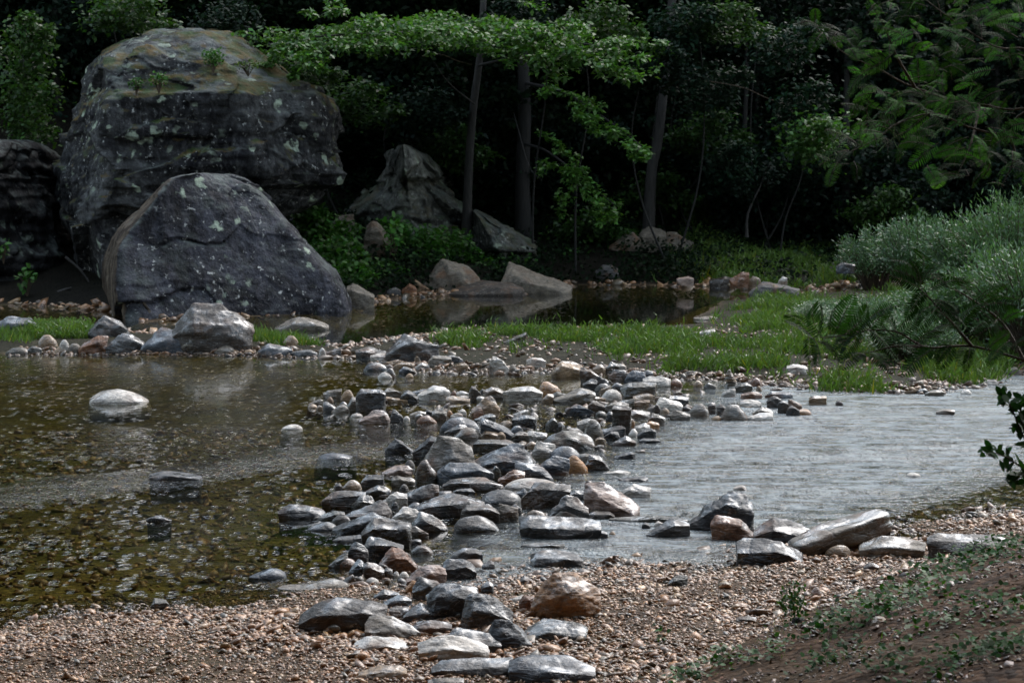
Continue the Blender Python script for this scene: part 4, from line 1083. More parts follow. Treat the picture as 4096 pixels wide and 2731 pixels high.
def local(bs, loc): return [(b[0] - loc, b[1] - loc, *b[2:]) for b in bs]

loc = adD(1070, 548, 52.5)
T = thing('maple_tree', loc, 'slender leaning maple with a level layer of bright leaves over the pool', 'tree', 'trees of the far bank')
trunk_obj([adD(1070, 560, 52.5), adD(1073, 480, 52.5), adD(1078, 360, 52.4), adD(1088, 240, 52.2), adD(1103, 120, 52), adD(1112, -40, 52), adD(1118, -260, 52)], .13, .07, M['bark_pale'], T, loc=loc,
          limbs=[([adD(1108, 80, 52), adD(960, 75, 49.5), adD(800, 80, 47), adD(650, 90, 46)], .05, .015), ([adD(1108, 90, 52), adD(1200, 80, 50), adD(1400, 110, 48)], .05, .012),
                 ([adD(1100, 150, 52), adD(1200, 130, 49), adD(1330, 120, 47)], .04, .012), ([adD(1090, 240, 52.2), adD(1030, 190, 50), adD(985, 125, 49)], .025, .008)])
B = [bough(1110, 75, 51, 630, 78, 46.5, 2600, 2.0, .40), bough(1100, 60, 49, 800, 42, 46, 1500, 1.6, .3), bough(1050, 60, 48, 700, 100, 45, 1500, 1.6, .35),
     bough(820, 90, 47, 625, 125, 46, 700, 1.0, .5), bough(720, 95, 46, 690, 150, 45.5, 420, .5, .35), bough(1100, 62, 50, 1250, 52, 46, 1400, 1.5, .3), bough(1180, 60, 48, 1430, 95, 47, 1200, 1.3, .4),
     bough(1150, 108, 48, 1440, 150, 46, 1500, 1.1, .35), bough(1200, 90, 48, 1470, 118, 46.5, 900, 1.0, .35), bough(1120, 100, 49, 1270, 145, 46, 800, .9, .3), bough(760, 60, 47, 740, 20, 46, 350, .6, .4),
     bough(1100, 60, 51, 1000, 60, 46, 1200, 1.8, .3)]
crown_mesh(local(branchy(B), loc), .15, M['maple'], parent=T, up=1.2, lo=.45, hi=1.7)

loc = adD(1205, 560, 54.5)
T = thing('maple_tree', loc, 'dark trunked maple whose two boughs of pale leaves slant down to the right', 'tree', 'trees of the far bank')
trunk_obj([adD(1205, 580, 54.5), adD(1200, 420, 54.5), adD(1205, 250, 54.4), adD(1200, 100, 54.3), adD(1195, -200, 54)], .22, .13, M['bark'], T, loc=loc,
          limbs=[([adD(1203, 190, 54.4), adD(1300, 215, 52), adD(1400, 280, 50), adD(1480, 340, 49)], .05, .01), ([adD(1202, 330, 54.5), adD(1260, 350, 52), adD(1350, 420, 50), adD(1410, 470, 49.5)], .04, .01),
                 ([adD(1180, 260, 54), adD(1215, 380, 50), adD(1245, 415, 49)], .012, .006)])
B = [bough(1240, 190, 53, 1370, 255, 50, 500, .9, .3), bough(1300, 225, 50.5, 1490, 345, 49, 1100, .55, .3), bough(1330, 270, 50, 1460, 350, 49, 400, .5, .3), bough(1225, 320, 53, 1340, 385, 50, 400, .8, .35),
     bough(1250, 355, 51, 1410, 465, 49.5, 900, .55, .35), bough(1280, 420, 51, 1400, 500, 50, 350, .6, .5), bough(1380, 60, 52, 1530, 150, 50, 700, 1.0, .5)]
crown_mesh(local(branchy(B), loc), .15, M['maple'], parent=T, up=1.2, lo=.6, hi=1.9)

# tall forest trees: trunks seen, crowns mostly above the frame; they keep the wood dark
def crown_proto(nb, ln, n, size, mat, h0, h1, seed, name, rmax):
    bs = []
    for i in range(nb):
        z = rng.uniform(h0, h1); th = rng.uniform(0, 6.283); r = rmax * rng.uniform(.5, 1) * (1 - .5 * abs((z - h0) / (h1 - h0) - .35))
        a = np.array([0, 0, z - .5]); b = np.array([math.cos(th) * r, math.sin(th) * r, z + rng.uniform(-.6, .5)])
        bs.append((a, b, n, ln, ln * .4, .08))
    P = np.vstack([spray_pts(*q) for q in bs]); m = len(P)
    V, Fc = leaves(P, unit(rand_unit(m) * np.array([1, 1, .6])), unit(rand_unit(m) * .8 + np.array([0, 0, .7])), size * rng.uniform(.7, 1.3, m), size * .6, 'diamond')
    return fastmesh(name, V, Fc, mat, False, varcol(m, 4, .5, 1.5, .2))
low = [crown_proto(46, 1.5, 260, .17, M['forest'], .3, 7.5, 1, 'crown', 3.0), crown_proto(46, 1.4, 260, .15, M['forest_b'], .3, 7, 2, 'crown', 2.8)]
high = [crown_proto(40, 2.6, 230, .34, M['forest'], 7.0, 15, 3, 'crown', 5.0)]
TR = [  # base x (2352 scale), dist, trunk radius, lean, label, bark
    (1490, 522, 55, .20, (1520, 250), 'bark_pale', 'pale barked tree with a curved trunk above the rough rock cluster'),
    (1420, 480, 60, .09, (1425, 300), 'bark_pale', 'thin straight pale trunk just left of the curved pale trunk'),
    (938, 345, 56, .10, (945, 120), 'bark', 'thin dark trunk rising from the top of the pointed outcrop'),
    (1165, 560, 58, .17, (1160, 100), 'bark', 'dark trunk close behind the leaning maple'),
    (2095, 480, 62, .22, (2110, -40), 'bark_pale', 'grey trunk glimpsed at the top behind the ferny foliage'),
    (30, 420, 58, .25, (20, 0), 'bark', 'dark trunk in the shade above the layered cliff'),
    (620, 300, 62, .25, (615, 0), 'bark', 'dark trunk in the shade behind the huge boulder'),
    (1650, 540, 64, .2, (1655, 100), 'bark', 'dark trunk deep in the wood behind the far grassy bank'),
    (1850, 540, 66, .22, (1840, 100), 'bark', 'dark trunk deep in the wood left of the willows'),
    (800, 500, 63, .22, (790, 100), 'bark', 'dark trunk deep in the wood between boulder and outcrop'),
    (330, 300, 60, .25, (350, -100), 'bark', 'dark trunk hidden behind the top of the huge boulder'),
    (2280, 480, 60, .22, (2290, -100), 'bark', 'dark trunk deep in the wood behind the silvery willows')]
for i, (x, y, d, r, (x2, y2), bk, lb) in enumerate(TR):
    loc = adD(x, y, d); g0 = gz(loc[0], d); foot = np.array([loc[0], d, min(g0, loc[2]) - .3])
    T = thing('forest_tree', foot, lb, 'tree', 'trees of the far bank')
    top = adD(x2, y2, d); end = top + (top - foot) / (top[2] - foot[2]) * (13 - top[2])
    mid = adD(x + (x2 - x) * .25, y + (y2 - y) * .5, d)
    trunk_obj([foot, loc, mid, top, end], r, r * .5, M[bk], T, loc=foot)
    o = link('crown', high[0], T); o.location = (end[0] - foot[0], 2.6 if x < 1380 else 4, .6); o.rotation_euler = (0, 0, i * 1.7)
# curved pale sapling
loc = adD(1715, 545, 54); T = thing('sapling', loc, 'thin crooked pale sapling before the dark wood', 'tree', 'trees of the far bank')
trunk_obj([adD(1715, 545, 54), adD(1716, 500, 54), adD(1728, 465, 54), adD(1745, 430, 54), adD(1765, 380, 54)], .04, .015, M['bark_pale'], T, loc=loc)
crown_mesh(local([bough(1745, 430, 54, 1800, 360, 54, 250, .7, .5), bough(1730, 460, 54, 1680, 420, 54, 150, .5, .4)], loc), .12, M['forest_b'], parent=T)

# understory of the wood: one bushy tree after another
UN = []
for i in range(64):
    row = i % 4
    x = -240 + (i // 4) * 178 + rng.uniform(-50, 50); d = (53.5, 57, 61.5, 68)[row] + rng.uniform(-1, 1)
    if row == 0 and (x < 900 or 880 < x < 1250): d += 3.2
    if x > 1280: d += (4.5, 3.5, 2, 0)[row]
    UN.append((x, d))
zone = lambda x: 'behind the layered cliff' if x < 120 else 'behind the huge boulder' if x < 760 else 'behind the outcrops' if x < 1260 else 'beyond the grassy shore' if x < 1900 else 'behind the silvery willows'
GW = 'bushy understory trees of the dark wood'
for i, (x, d) in enumerate(UN):
    pnt = adD(x, 500, d); g0 = gz(pnt[0], d); sc = rng.uniform(.85, 1.35)
    T = thing('understory_tree', (pnt[0], d, g0 - .2), f"dark leafy understory tree in the shaded wood {zone(x)}", 'tree', GW + ' ' + zone(x))
    T.rotation_euler[2] = rng.uniform(0, 6.28); T.scale = (sc, sc, sc * rng.uniform(.9, 1.2))
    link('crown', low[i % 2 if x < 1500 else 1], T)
    if i == 0: tm = fastmesh('trunk', *tube(np.array([[0, 0, 0], [.05, 0, 2], [0, .08, 4.5], [.1, 0, 7.]]), np.array([.11, .09, .06, .02]), 8), M['bark'], True)
    link('trunk', tm, T)
# closed wood farther up the slope
n = 60000
X = rng.uniform(-34, 34, n); Y = rng.uniform(66, 80, n); Zb = terrain(X, Y); Pp = np.c_[X, Y, Zb + rng.uniform(0, 13, n)]
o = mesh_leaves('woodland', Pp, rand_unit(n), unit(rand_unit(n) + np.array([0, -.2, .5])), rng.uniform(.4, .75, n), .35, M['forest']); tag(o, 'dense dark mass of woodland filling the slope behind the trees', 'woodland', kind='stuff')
# unseen wood added behind the camera to cut the sky light from that side
n = 30000
th = rng.uniform(math.pi * .82, math.pi * 2.18, n); rr = rng.uniform(17, 24, n)
Pp = np.c_[np.cos(th) * rr, np.sin(th) * rr + 4, 1 + rng.uniform(0, 1, n) ** .8 * 17]
o = mesh_leaves('woodland', Pp, rand_unit(n), unit(rand_unit(n)), rng.uniform(.8, 1.5, n), .8, M['forest']); tag(o, 'unseen near bank wood added behind the viewpoint to block low sky light', 'woodland', kind='stuff')

n = 26000  # unseen canopy added overhead to block sky behind and darken front faces
Pp = np.c_[rng.uniform(-24, 24, n), rng.uniform(-22, 8.5, n), rng.uniform(7.5, 12, n)]
o = mesh_leaves('woodland', Pp, rand_unit(n) * np.array([1, 1, .4]), unit(rand_unit(n) * .6 + np.array([0, 0, 1])), rng.uniform(.6, 1.1, n), .6, M['forest']); tag(o, 'unseen leaf canopy added over the viewpoint to block sky light', 'woodland', kind='stuff')
# left edge shrub tree, lit green
loc = adD(60, 420, 50); T = thing('shrub_tree', loc, 'leafy green shrub hanging over the layered cliff at the left edge', 'shrub')
crown_mesh(local([bough(40, 330, 50, 60, 30, 48.5, 1500, 1.0, 1.0, 0), bough(30, 250, 50, 110, 60, 48.5, 700, .6, .6, 0), bough(30, 300, 50, 120, 200, 48.5, 600, .6, .8, 0), bough(60, 330, 50, 120, 300, 49, 300, .6, .5, 0)], loc), .15, M['maple'], parent=T, lo=.35, hi=.95)
link('stem', fastmesh('stem', *tube(np.array([[0, 0, -.6], [-.1, 0, 1.5], [.1, 0, 4]]), np.array([.06, .05, .02]), 7), M['bark'], True), T)
# bluish bushy boughs upper right
for k, (x, y, x2, y2, d, lb) in enumerate([(1500, 60, 1640, 20, 56, 'pale bluish leafy bough high in the wood'), (1740, 120, 1880, 60, 55, 'pale leafy bough beside the ferny foliage'), (1800, 260, 1890, 190, 55, 'rounded pale tuft of leaves beside the ferny foliage'),
                                           (1560, 210, 1720, 160, 57, 'dim leafy bough with drooping twigs in the wood'), (1660, 400, 1700, 330, 58, 'dim bluish leafy bough above the crooked sapling'), (1850, 320, 1900, 280, 54, 'yellowish small bough under the pale tuft')]):
    loc = adD(x, y, d); T = thing('leafy_bough_tree', loc, lb, 'tree', 'trees of the far bank')
    crown_mesh(local([bough(x, y, d - 3, x2, y2, d - 4.5, 900, 1.0, .7), bough(x + 20, y + 30, d - 3, x2 - 40, y2 + 60, d - 4, 500, 1.0, .7)], loc), .16, M['forest_b'] if k != 5 else M['maple'], parent=T, up=1.1, lo=1.2 if k < 5 else .6, hi=3.4 if k < 5 else 1.3)
    g0 = gz(loc[0], d + .5); V, Q = tube(bez([[rng.uniform(-.8, .8), .5, g0 - loc[2] - .2], [rng.uniform(-.5, .5), .6, (g0 - loc[2]) * .66], [rng.uniform(-.3, .3), .4, (g0 - loc[2]) * .3], [0, 0, .3]], 5), np.linspace(.032, .012, 16), 8); link('trunk', fastmesh('trunk', V, Q, M['bark'], True), T)

# undergrowth on the far slope ------------------------------------------------
def herb_patch(name, spots, mat, size, label, cat='undergrowth', dens=1.0, lo=.5, hi=1.4, kind='stuff', shape='oval', group=None):
    Pn = []
    for (x, y, d, rx, ry, rz, n) in spots:
        c0 = adD(x, y, d); q = rand_unit(n) * rng.random((n, 1)) ** .4 * np.array([rx, ry, rz]); Pn.append(c0 + q)
    Pn = np.vstack(Pn); n = len(Pn)
    o = mesh_leaves(name, Pn, unit(rand_unit(n) * np.array([1, 1, .6])), unit(rand_unit(n) * .7 + np.array([0, -.25, .9])), size * rng.uniform(.6, 1.3, n), size * .7, mat, shape, lo=lo, hi=hi)
    return tag(o, label, cat, group, kind)
SP_ = [(740, 530, 49, 1.0, .9, .45, 900), (770, 590, 47, .8, .8, .5, 900), (800, 640, 46, .7, .7, .4, 700), (860, 630, 48, .9, .8, .35, 700), (950, 560, 50, 1.0, .8, .5, 900), (930, 610, 49.5, 1.0, .8, .4, 900),
       (1020, 560, 51, .8, .8, .45, 700), (1060, 590, 51, .6, .6, .35, 500), (1000, 590, 50.5, .5, .5, .4, 400), (900, 530, 50.5, .5, .5, .4, 400), (720, 500, 49, .5, .5, .3, 400), (1130, 620, 51, .7, .7, .35, 450),
       (1180, 600, 52, .6, .6, .3, 350), (1230, 640, 52, .6, .6, .25, 350), (1290, 600, 54, 1.2, 1.0, .4, 700), (1340, 560, 55, 1.2, 1.0, .5, 600), (1360, 630, 53, .8, .7, .3, 500), (1400, 600, 54, 1.0, .8, .35, 600)]
herb_patch('undergrowth', SP_, M['herb'], .13, 'leafy green undergrowth on the slope between the far bank rocks')
SP_ = [(x, y, d, 1.6, 1.4, .35, 900) for x, y, d in [(1480, 610, 54), (1560, 600, 55), (1640, 590, 56), (1730, 590, 56), (1820, 600, 55), (1600, 560, 60), (1750, 560, 60), (1880, 570, 58), (1450, 570, 58), (1540, 575, 58)]]
herb_patch('undergrowth', SP_, M['herb'], .14, 'low leafy plants at the foot of the wood on the far shore', lo=.35, hi=1.0)
def plant(name, x, y, d, n, rx, rz, mat, size, label, cat='plant', lo=.7, hi=1.5):
    loc = adD(x, y, d); T = thing(name, loc, label, cat)
    q = rand_unit(n) * rng.random((n, 1)) ** .45 * np.array([rx, rx, rz]) + np.array([0, 0, rz])
    mesh_leaves('foliage', q, unit(q * np.array([1, 1, .3]) + rand_unit(n) * .5), unit(rand_unit(n) * .5 + np.array([0, -.2, 1])), size * rng.uniform(.7, 1.3, n), size * .65, mat, 'oval', T, lo, hi)
    L_ = [(np.array([[0, 0, -.15], q[i] * np.array([.5, .5, .6]), q[i]]), np.array([.012, .009, .004])) for i in range(0, min(n, 12))]
    V, Q = tubes(L_, 5); link('stem', fastmesh('stem', V, Q, M['twig'], True), T); return T
plant('leafy_plant', 905, 600, 49, 60, .30, .55, M['herb'], .17, 'tall pale green broad leaved plant before the outcrops', hi=2.4, lo=1.2)
plant('leafy_plant', 62, 668, 43.8, 50, .20, .30, M['herb'], .15, 'bright green plant growing from the foot of the layered cliff')
plant('leafy_plant', 8, 590, 44, 30, .15, .2, M['herb'], .14, 'green sprig on the ledge of the layered cliff')
plant('leafy_plant', 490, 152, 44.6, 260, .26, .2, M['herb'], .08, 'feathery green tuft on the top ledge of the huge boulder')
plant('leafy_plant', 365, 200, 44.1, 160, .2, .17, M['herb'], .07, 'small green bush on the mossy ledge, middle of three tufts')
plant('leafy_plant', 312, 205, 44.1, 120, .18, .12, M['herb'], .07, 'low reddish green tuft at the left of the mossy ledge', lo=.4, hi=1.1)
plant('leafy_plant', 570, 160, 44.8, 160, .3, .1, M['grass'], .07, 'brownish grassy tuft at the right of the mossy ledge', lo=.4, hi=1.0)
plant('leafy_plant', 1010, 610, 49.5, 60, .25, .2, M['herb'], .15, 'light green sprig among the undergrowth beside the angular boulder', hi=2)

# ------------------------------------------------------------------ grass
def grass(name, XY, h, wd, mat, label, tint=None, leafy=0, group=None):
    n = len(XY); z = terrain(XY[:, 0], XY[:, 1]); P = np.c_[XY, z - .02]
    D = unit(np.c_[rng.normal(0, .45, n), rng.normal(0, .45, n), np.ones(n)]); N = unit(np.c_[rng.normal(size=n), rng.normal(size=n) - .6, rng.normal(size=n) * .2])
    hh = h * rng.uniform(.45, 1.15, n) * (.8 + .35 * vnoise(np.c_[XY * 1.3, XY[:, 0] * 0], 8))
    V, Fc = leaves(P, D, N, hh, wd, 'blade'); C = varcol(n, 5, .6, 1.35, .12)
    yl = np.repeat(rng.random(n) < .05, 5); C[yl] *= np.array([2.6, 1.5, .7])
    if leafy:
        m = n // 2; t = rng.uniform(.4, 1, (m, 1)); Q = P[:m] + D[:m] * hh[:m, None] * t; D2 = unit(rand_unit(m) * np.array([1, 1, .3]) + np.array([0, 0, .7]))
        V2, F2 = leaves(Q, D2, unit(rand_unit(m) + np.array([0, -.3, .8])), leafy * rng.uniform(.6, 1.2, m), leafy * .2, 'blade')
        V, Fc, C = np.vstack([V, V2]), np.vstack([Fc, F2 + len(V)]), np.vstack([C, varcol(m, 5, .7, 1.5, .12)])
    o = link(name, fastmesh(name, V, Fc, mat, False, C)); return tag(o, label, 'grass', group, 'stuff')
P_G1 = poly([(1010, 805), (1000, 788), (1100, 774), (1300, 777), (1500, 770), (1620, 763), (1650, 730), (1710, 706), (1850, 690), (2000, 680), (2400, 670), (2900, 670), (2900, 815), (2352, 825), (2270, 885), (2170, 905),
             (1960, 902), (1860, 898), (1740, 880), (1600, 868), (1500, 862), (1430, 845), (1280, 835), (1100, 820)])
def dn(X, Y):
    a_ = vnoise(np.c_[X * 1.1, Y * .9, X * 0], 21) + .5 * vnoise(np.c_[X * 3.2, Y * 3, X * 0], 22)
    gap = np.exp(-(((X - 3.6) / 1.8) ** 2 + ((Y - 35.5) / 1.6) ** 2) * 1.0)      # stony opening
    return np.clip(.20 + .45 * smooth((X - 4.5) / 2) + a_ * 1.9 - gap * .6, .015, 1)
XY = scatter(40000, -3, 13, 24, 46, lambda X, Y: sdist(X, Y, P_G1) > 0, dn)
grass('grass', XY, .27, .021, M['grass'], 'bright green willow grass covering the middle bar', leafy=.10)
XY = scatter(5000, -3, 13, 24, 46, lambda X, Y: sdist(X, Y, P_G1) > -.15, dn)
grass('grass', XY, .42, .02, M['grass'], 'taller leafy stems standing up through the bar grass', leafy=.13)
P_G2 = poly([(70, 790), (80, 757), (150, 755), (200, 765), (190, 790)]); P_G3 = poly([(575, 795), (580, 770), (640, 770), (700, 795), (740, 802), (640, 806)])
XY = np.vstack([scatter(2600, -9, -4, 28, 40, lambda X, Y: sdist(X, Y, P_G2) > -.1), scatter(2200, -6, -2, 28, 40, lambda X, Y: sdist(X, Y, P_G3) > -.05), scatter(700, -9, -7, 28, 40, lambda X, Y: sdist(X, Y, poly([(-40, 795), (0, 775), (60, 780), (60, 800)])) > -.1)])
grass('grass', XY, .26, .018, M['grass'], 'green grass tufts on the narrow strip below the great boulders', leafy=.11)
XY = scatter(26000, 2, 16, 44, 62, lambda X, Y: (sdist(X, Y, P_FAR) > .4) & (sdist(X, Y, P_FAR) < 11) & (X > 3.5 + (Y - 50) * .2), lambda X, Y: np.clip(.6 + vnoise(np.c_[X * .7, Y * .7, X * 0], 25), .03, 1))
grass('grass', XY, .42, .035, M['grass'], 'green grass on the far shore in front of the wood', leafy=.16)

# ------------------------------------------------------------------ silvery willow shrubs
def willow_mesh(n_st, h, spread, nl, leaf, seed):
    r = np.random.default_rng(seed); P, D, ts = [], [], []
    for i in range(n_st):
        th = r.uniform(0, 6.28); rr = spread * math.sqrt(r.random()); e = np.array([math.cos(th) * rr, math.sin(th) * rr, h * r.uniform(.55, 1) * (1 - .35 * (rr / spread) ** 2)])
        b = e * np.array([.25, .25, 0]); c_ = (b + e) / 2 + np.array([0, 0, .15 * h]); t = np.linspace(0, 1, 9)[:, None]; cu = (1 - t) ** 2 * b + 2 * t * (1 - t) * c_ + t ** 2 * e; ts.append((cu, np.linspace(.012, .003, 9)))
        u = r.uniform(.25, 1, nl)[:, None] ** .7; q = (1 - u) ** 2 * b + 2 * u * (1 - u) * c_ + u ** 2 * e + r.normal(0, .05, (nl, 3)); P.append(q)
        dr = unit(2 * (1 - u) * (c_ - b) + 2 * u * (e - c_)); D.append(unit(dr * .9 + unit(r.normal(size=(nl, 3))) * .8))
    P = np.vstack(P); D = np.vstack(D); n = len(P)
    V, Fc = leaves(P, D, unit(r.normal(size=(n, 3)) * .6 + np.array([0, -.3, .7])), leaf * r.uniform(.7, 1.3, n), leaf * .27, 'diamond')
    return fastmesh('foliage', V, Fc, M['willow'], False, varcol(n, 4, .6, 1.5, .08)), fastmesh('stem', *tubes(ts, 5), M['twig'], True)
WM = [willow_mesh(95, 1.0, .75, 95, .062, 1), willow_mesh(105, 1.0, .8, 95, .058, 2)]
WL = [(1985, 765, .8, 33.5, 'pale willow bush nearest the grass, left of the group'), (2090, 845, .8, 29.5, 'low willow bush at the water edge under the feathery branch'), (2180, 790, 1.2, 32, 'full silvery willow bush in the middle of the group'),
      (2300, 800, 1.75, 31.5, 'tall silvery willow bush at the right edge with bright narrow leaves'), (2010, 610, 1.6, 49, 'grey green willow bush far back beside the grassy shore'), (2110, 620, 1.9, 47, 'tall grey green willow bush far back, behind the full silvery one'),
      (2230, 640, 2.0, 44, 'tall pale willow bush far back toward the right edge'), (2330, 650, 2.5, 42, 'tallest pale willow bush at the right edge, far back'), (2110, 730, .75, 37, 'willow bush between the feathery branch and the far willows'),
      (1900, 700, .5, 37, 'small thin willow bush in the bar grass near the purple boulder'), (2250, 705, .95, 38, 'willow bush just behind the full silvery one'), (2400, 830, 2.0, 30, 'willow bush cut by the right edge above the gravel tongue')]
for i, (x, y, hgt, d, lb) in enumerate(WL):
    p0 = adD(x, y, d); g0 = max(gz(p0[0], d), 0)
    T = thing('willow_shrub', (p0[0], d, g0 - .05), lb, 'shrub', 'silvery willow shrubs beside the river'); sc = hgt
    T.scale = (sc * .5 + .6, sc * .5 + .6, sc); T.rotation_euler[2] = i * 1.3
    for k, nm in enumerate(('foliage', 'stem')): link(nm, WM[i % 2][k], T)

# ------------------------------------------------------------------ feathery overhanging branches
def frond(base, tip, nrm, L_curve=.12, pairs=17, wl=.27, fat=.5):
    """pinnate leaf: rachis and paired leaflets, returned as arrays"""
    base, tip = np.asarray(base), np.asarray(tip); ax = tip - base; Ln = np.linalg.norm(ax); ax = ax / Ln
    nrm = np.asarray(nrm, float); sd = unit(np.cross(ax, nrm)); up = np.cross(sd, ax)
    t = np.linspace(.10, .98, pairs); arch = lambda t: base + ax * (Ln * t)[:, None] + up * (np.sin(t * math.pi) * L_curve * Ln)[:, None]
    C = arch(t); tan = unit(np.gradient(C, axis=0)); P, D, N, ln, wd = [], [], [], [], []
    env = np.sin(np.clip(t * .95 + .1, 0, 1) * math.pi) ** .5 * wl * Ln
    for sg in (-1, 1):
        P.append(C); D.append(unit(sd * sg + tan * .45 + up * rng.uniform(-.25, .05) + rng.normal(0, .05, C.shape))); N.append(np.repeat(up[None], len(t), 0) + rng.normal(0, .12, C.shape)); ln.append(env); wd.append(np.full(len(t), Ln / pairs * fat))
    V, Fc = leaves(np.vstack(P), np.vstack(D), unit(np.vstack(N)), np.concatenate(ln), np.concatenate(wd), 'oval')
    rc = arch(np.linspace(0, 1, 9)); Vt, Qt = tube(rc, np.linspace(.0022, .001, 9), 4)
    return V, Fc, Vt, Qt
def fronds(lst, parent, loc, lo=.25, hi=2.6, fat=.5):
    Vs, Fs, Ts, Qs, Cs = [], [], [], [], []; o = q = 0
    for b, t, nrm in lst:
        V, Fc, Vt, Qt = frond(b, t, nrm, rng.uniform(.05, .2), fat=fat); Vs.append(V - loc); Fs.append(Fc + o); Ts.append(Vt - loc); Qs.append(Qt + q); o += len(V); q += len(Vt)
        Cs.append(np.full((len(V), 3), lo + (hi - lo) * rng.random() ** 2) * (1 + rng.uniform(-.1, .1, 3)) * (1 + rng.uniform(-.1, .1, (len(V), 1))))
    link('foliage', fastmesh('foliage', np.vstack(Vs), np.vstack(Fs), M['frond'], False, np.vstack(Cs)), parent)
    return np.vstack(Ts), np.vstack(Qs)
loc = np.array([4.6, 10.5, .9])
T = thing('silk_tree', loc, 'feathery leaved tree leaning in from the right with overhanging boughs', 'tree')
tr_ = [loc + np.array([0, 0, -.4]), loc + np.array([.05, 0, 1.2]), loc + np.array([-.1, .1, 2.6]), loc + np.array([-.3, .2, 4.5])]
trunk_obj(tr_, .10, .05, M['bark'], T, loc=loc)
UB = [[loc + np.array([-.1, .1, 2.6]), adD(2420, 240, 11), adD(2317, 304, 11), adD(2232, 294, 11), adD(2146, 261, 11), adD(2061, 284, 10.9), adD(2003, 325, 10.8), adD(1881, 379, 10.7)],
      [loc + np.array([-.2, .15, 3.0]), adD(2430, 230, 11.2), adD(2250, 240, 11.2), adD(2102, 202, 11.1), adD(2020, 160, 11), adD(1936, 120, 11), adD(1873, 62, 10.9)],
      [loc + np.array([-.25, .15, 3.4]), adD(2440, 140, 11.3), adD(2352, 112, 11.3), adD(2283, 106, 11.2), adD(2180, 40, 11.2), adD(2100, -20, 11.1)],
      [adD(2102, 202, 11.1), adD(2060, 130, 11), adD(2030, 60, 11), adD(2000, 10, 11)], [adD(2250, 240, 11.2), adD(2230, 330, 11), adD(2200, 400, 10.9)], [adD(2317, 304, 11), adD(2330, 360, 11), adD(2300, 430, 11)]]
mask = poly; UPP = np.array([(1845, 40), (1870, 100), (1935, 170), (1945, 210), (1895, 265), (1880, 300), (1925, 330), (1880, 380), (1905, 410), (1990, 360), (2080, 400), (2130, 440), (2250, 440), (2352, 440), (2480, 420), (2480, -60), (2010, -60), (1990, 20), (1930, 70)], float)
FL = []
flat_b = [bez(b, 10) for b in UB]; allb = np.vstack(flat_b)
def px_of(P):
    v = P - np.array([0, 0, CAM_H]); f_ = v[1] * CP - v[2] * SP; u_ = v[1] * SP + v[2] * CP
    return (2048 + F * v[0] / f_) / K, (1365.5 - F * u_ / f_) / K
cnt = 0
while cnt < 400:
    x, y = rng.uniform(1850, 2470), rng.uniform(-50, 440)
    if sdist(np.array([x]), np.array([y]), UPP)[0] < 4: continue
    d = rng.uniform(10.3, 12); tip = adD(x, y, d); dist_ = np.linalg.norm(allb - tip, axis=1); near = allb[np.argsort(dist_)[rng.integers(0, 6)]]
    v = near - tip; Lf = rng.uniform(.13, .23)
    dirv_ = unit(v * .9 + np.array([rng.uniform(-.05, .5), rng.normal(0, .15), rng.uniform(-.15, .3)]) * .6) if np.linalg.norm(v) > .05 else unit(np.array([.5, 0, .4]))
    base = tip + dirv_ * Lf
    FL.append((base, tip, unit(np.array([rng.normal(0, .5), rng.uniform(-.9, .2), rng.uniform(.2, 1.0)])))); cnt += 1
for (x0, y0, x1, y1) in [(1975, 335, 1895, 298), (1950, 345, 1880, 385), (1925, 370, 1902, 432), (1960, 370, 1965, 422), (1905, 370, 1873, 355), (1880, 60, 1822, 58), (1890, 75, 1860, 125), (1873, 62, 1872, 18), (1930, 72, 1880, 62), (1998, 320, 1990, 255), (1990, 250, 1930, 240)]:
    FL.append((adD(x0, y0, 10.7), adD(x1, y1, 10.6), unit(np.array([rng.normal(0, .3), -.6, .8]))))
Vt, Qt = fronds(FL, T, loc)
LB = [[loc + np.array([.02, 0, .8]), adD(2420, 838, 10.6), adD(2352, 826, 10.6), adD(2232, 795, 10.6), adD(2129, 797, 10.5), adD(2061, 763, 10.4), adD(1992, 759, 10.4), adD(1917, 773, 10.3), adD(1873, 775, 10.3)],
      [adD(2232, 795, 10.6), adD(2190, 745, 10.5), adD(2140, 690, 10.4), adD(2105, 655, 10.3)], [adD(2352, 826, 10.6), adD(2300, 740, 10.7), adD(2220, 680, 10.7), adD(2180, 660, 10.7)], [adD(2129, 797, 10.5), adD(2060, 795, 10.4), adD(1985, 812, 10.4)]]
LL = [(1873, 772, 1800, 722), (1880, 770, 1888, 698), (1915, 770, 1962, 672), (1868, 775, 1870, 850), (1880, 778, 1925, 830), (1935, 770, 1990, 700), (1960, 765, 1900, 745), (1990, 760, 2050, 695), (1985, 762, 1925, 835), (2000, 762, 2065, 840),
      (2060, 765, 2010, 710), (2110, 652, 2045, 598), (2108, 650, 2108, 572), (2112, 652, 2192, 588), (2120, 660, 2060, 645), (2130, 670, 2090, 715), (2140, 690, 2200, 720), (2130, 665, 2230, 650), (2150, 700, 2100, 750), (2160, 715, 2220, 760),
      (2185, 745, 2130, 775), (2200, 750, 2260, 700), (2230, 680, 2180, 630), (2240, 690, 2300, 650), (2260, 700, 2340, 690), (2290, 735, 2240, 770), (2300, 740, 2360, 720), (2180, 660, 2120, 640), (2050, 795, 2120, 850), (1985, 812, 1930, 850),
      (2000, 810, 2040, 855), (2140, 797, 2080, 850), (2190, 790, 2150, 850), (2230, 795, 2200, 840), (2060, 765, 2120, 730), (2100, 790, 2170, 760), (2320, 780, 2270, 830), (2330, 800, 2390, 770), (2270, 800, 2320, 760), (1940, 772, 1900, 815)]
F2 = []
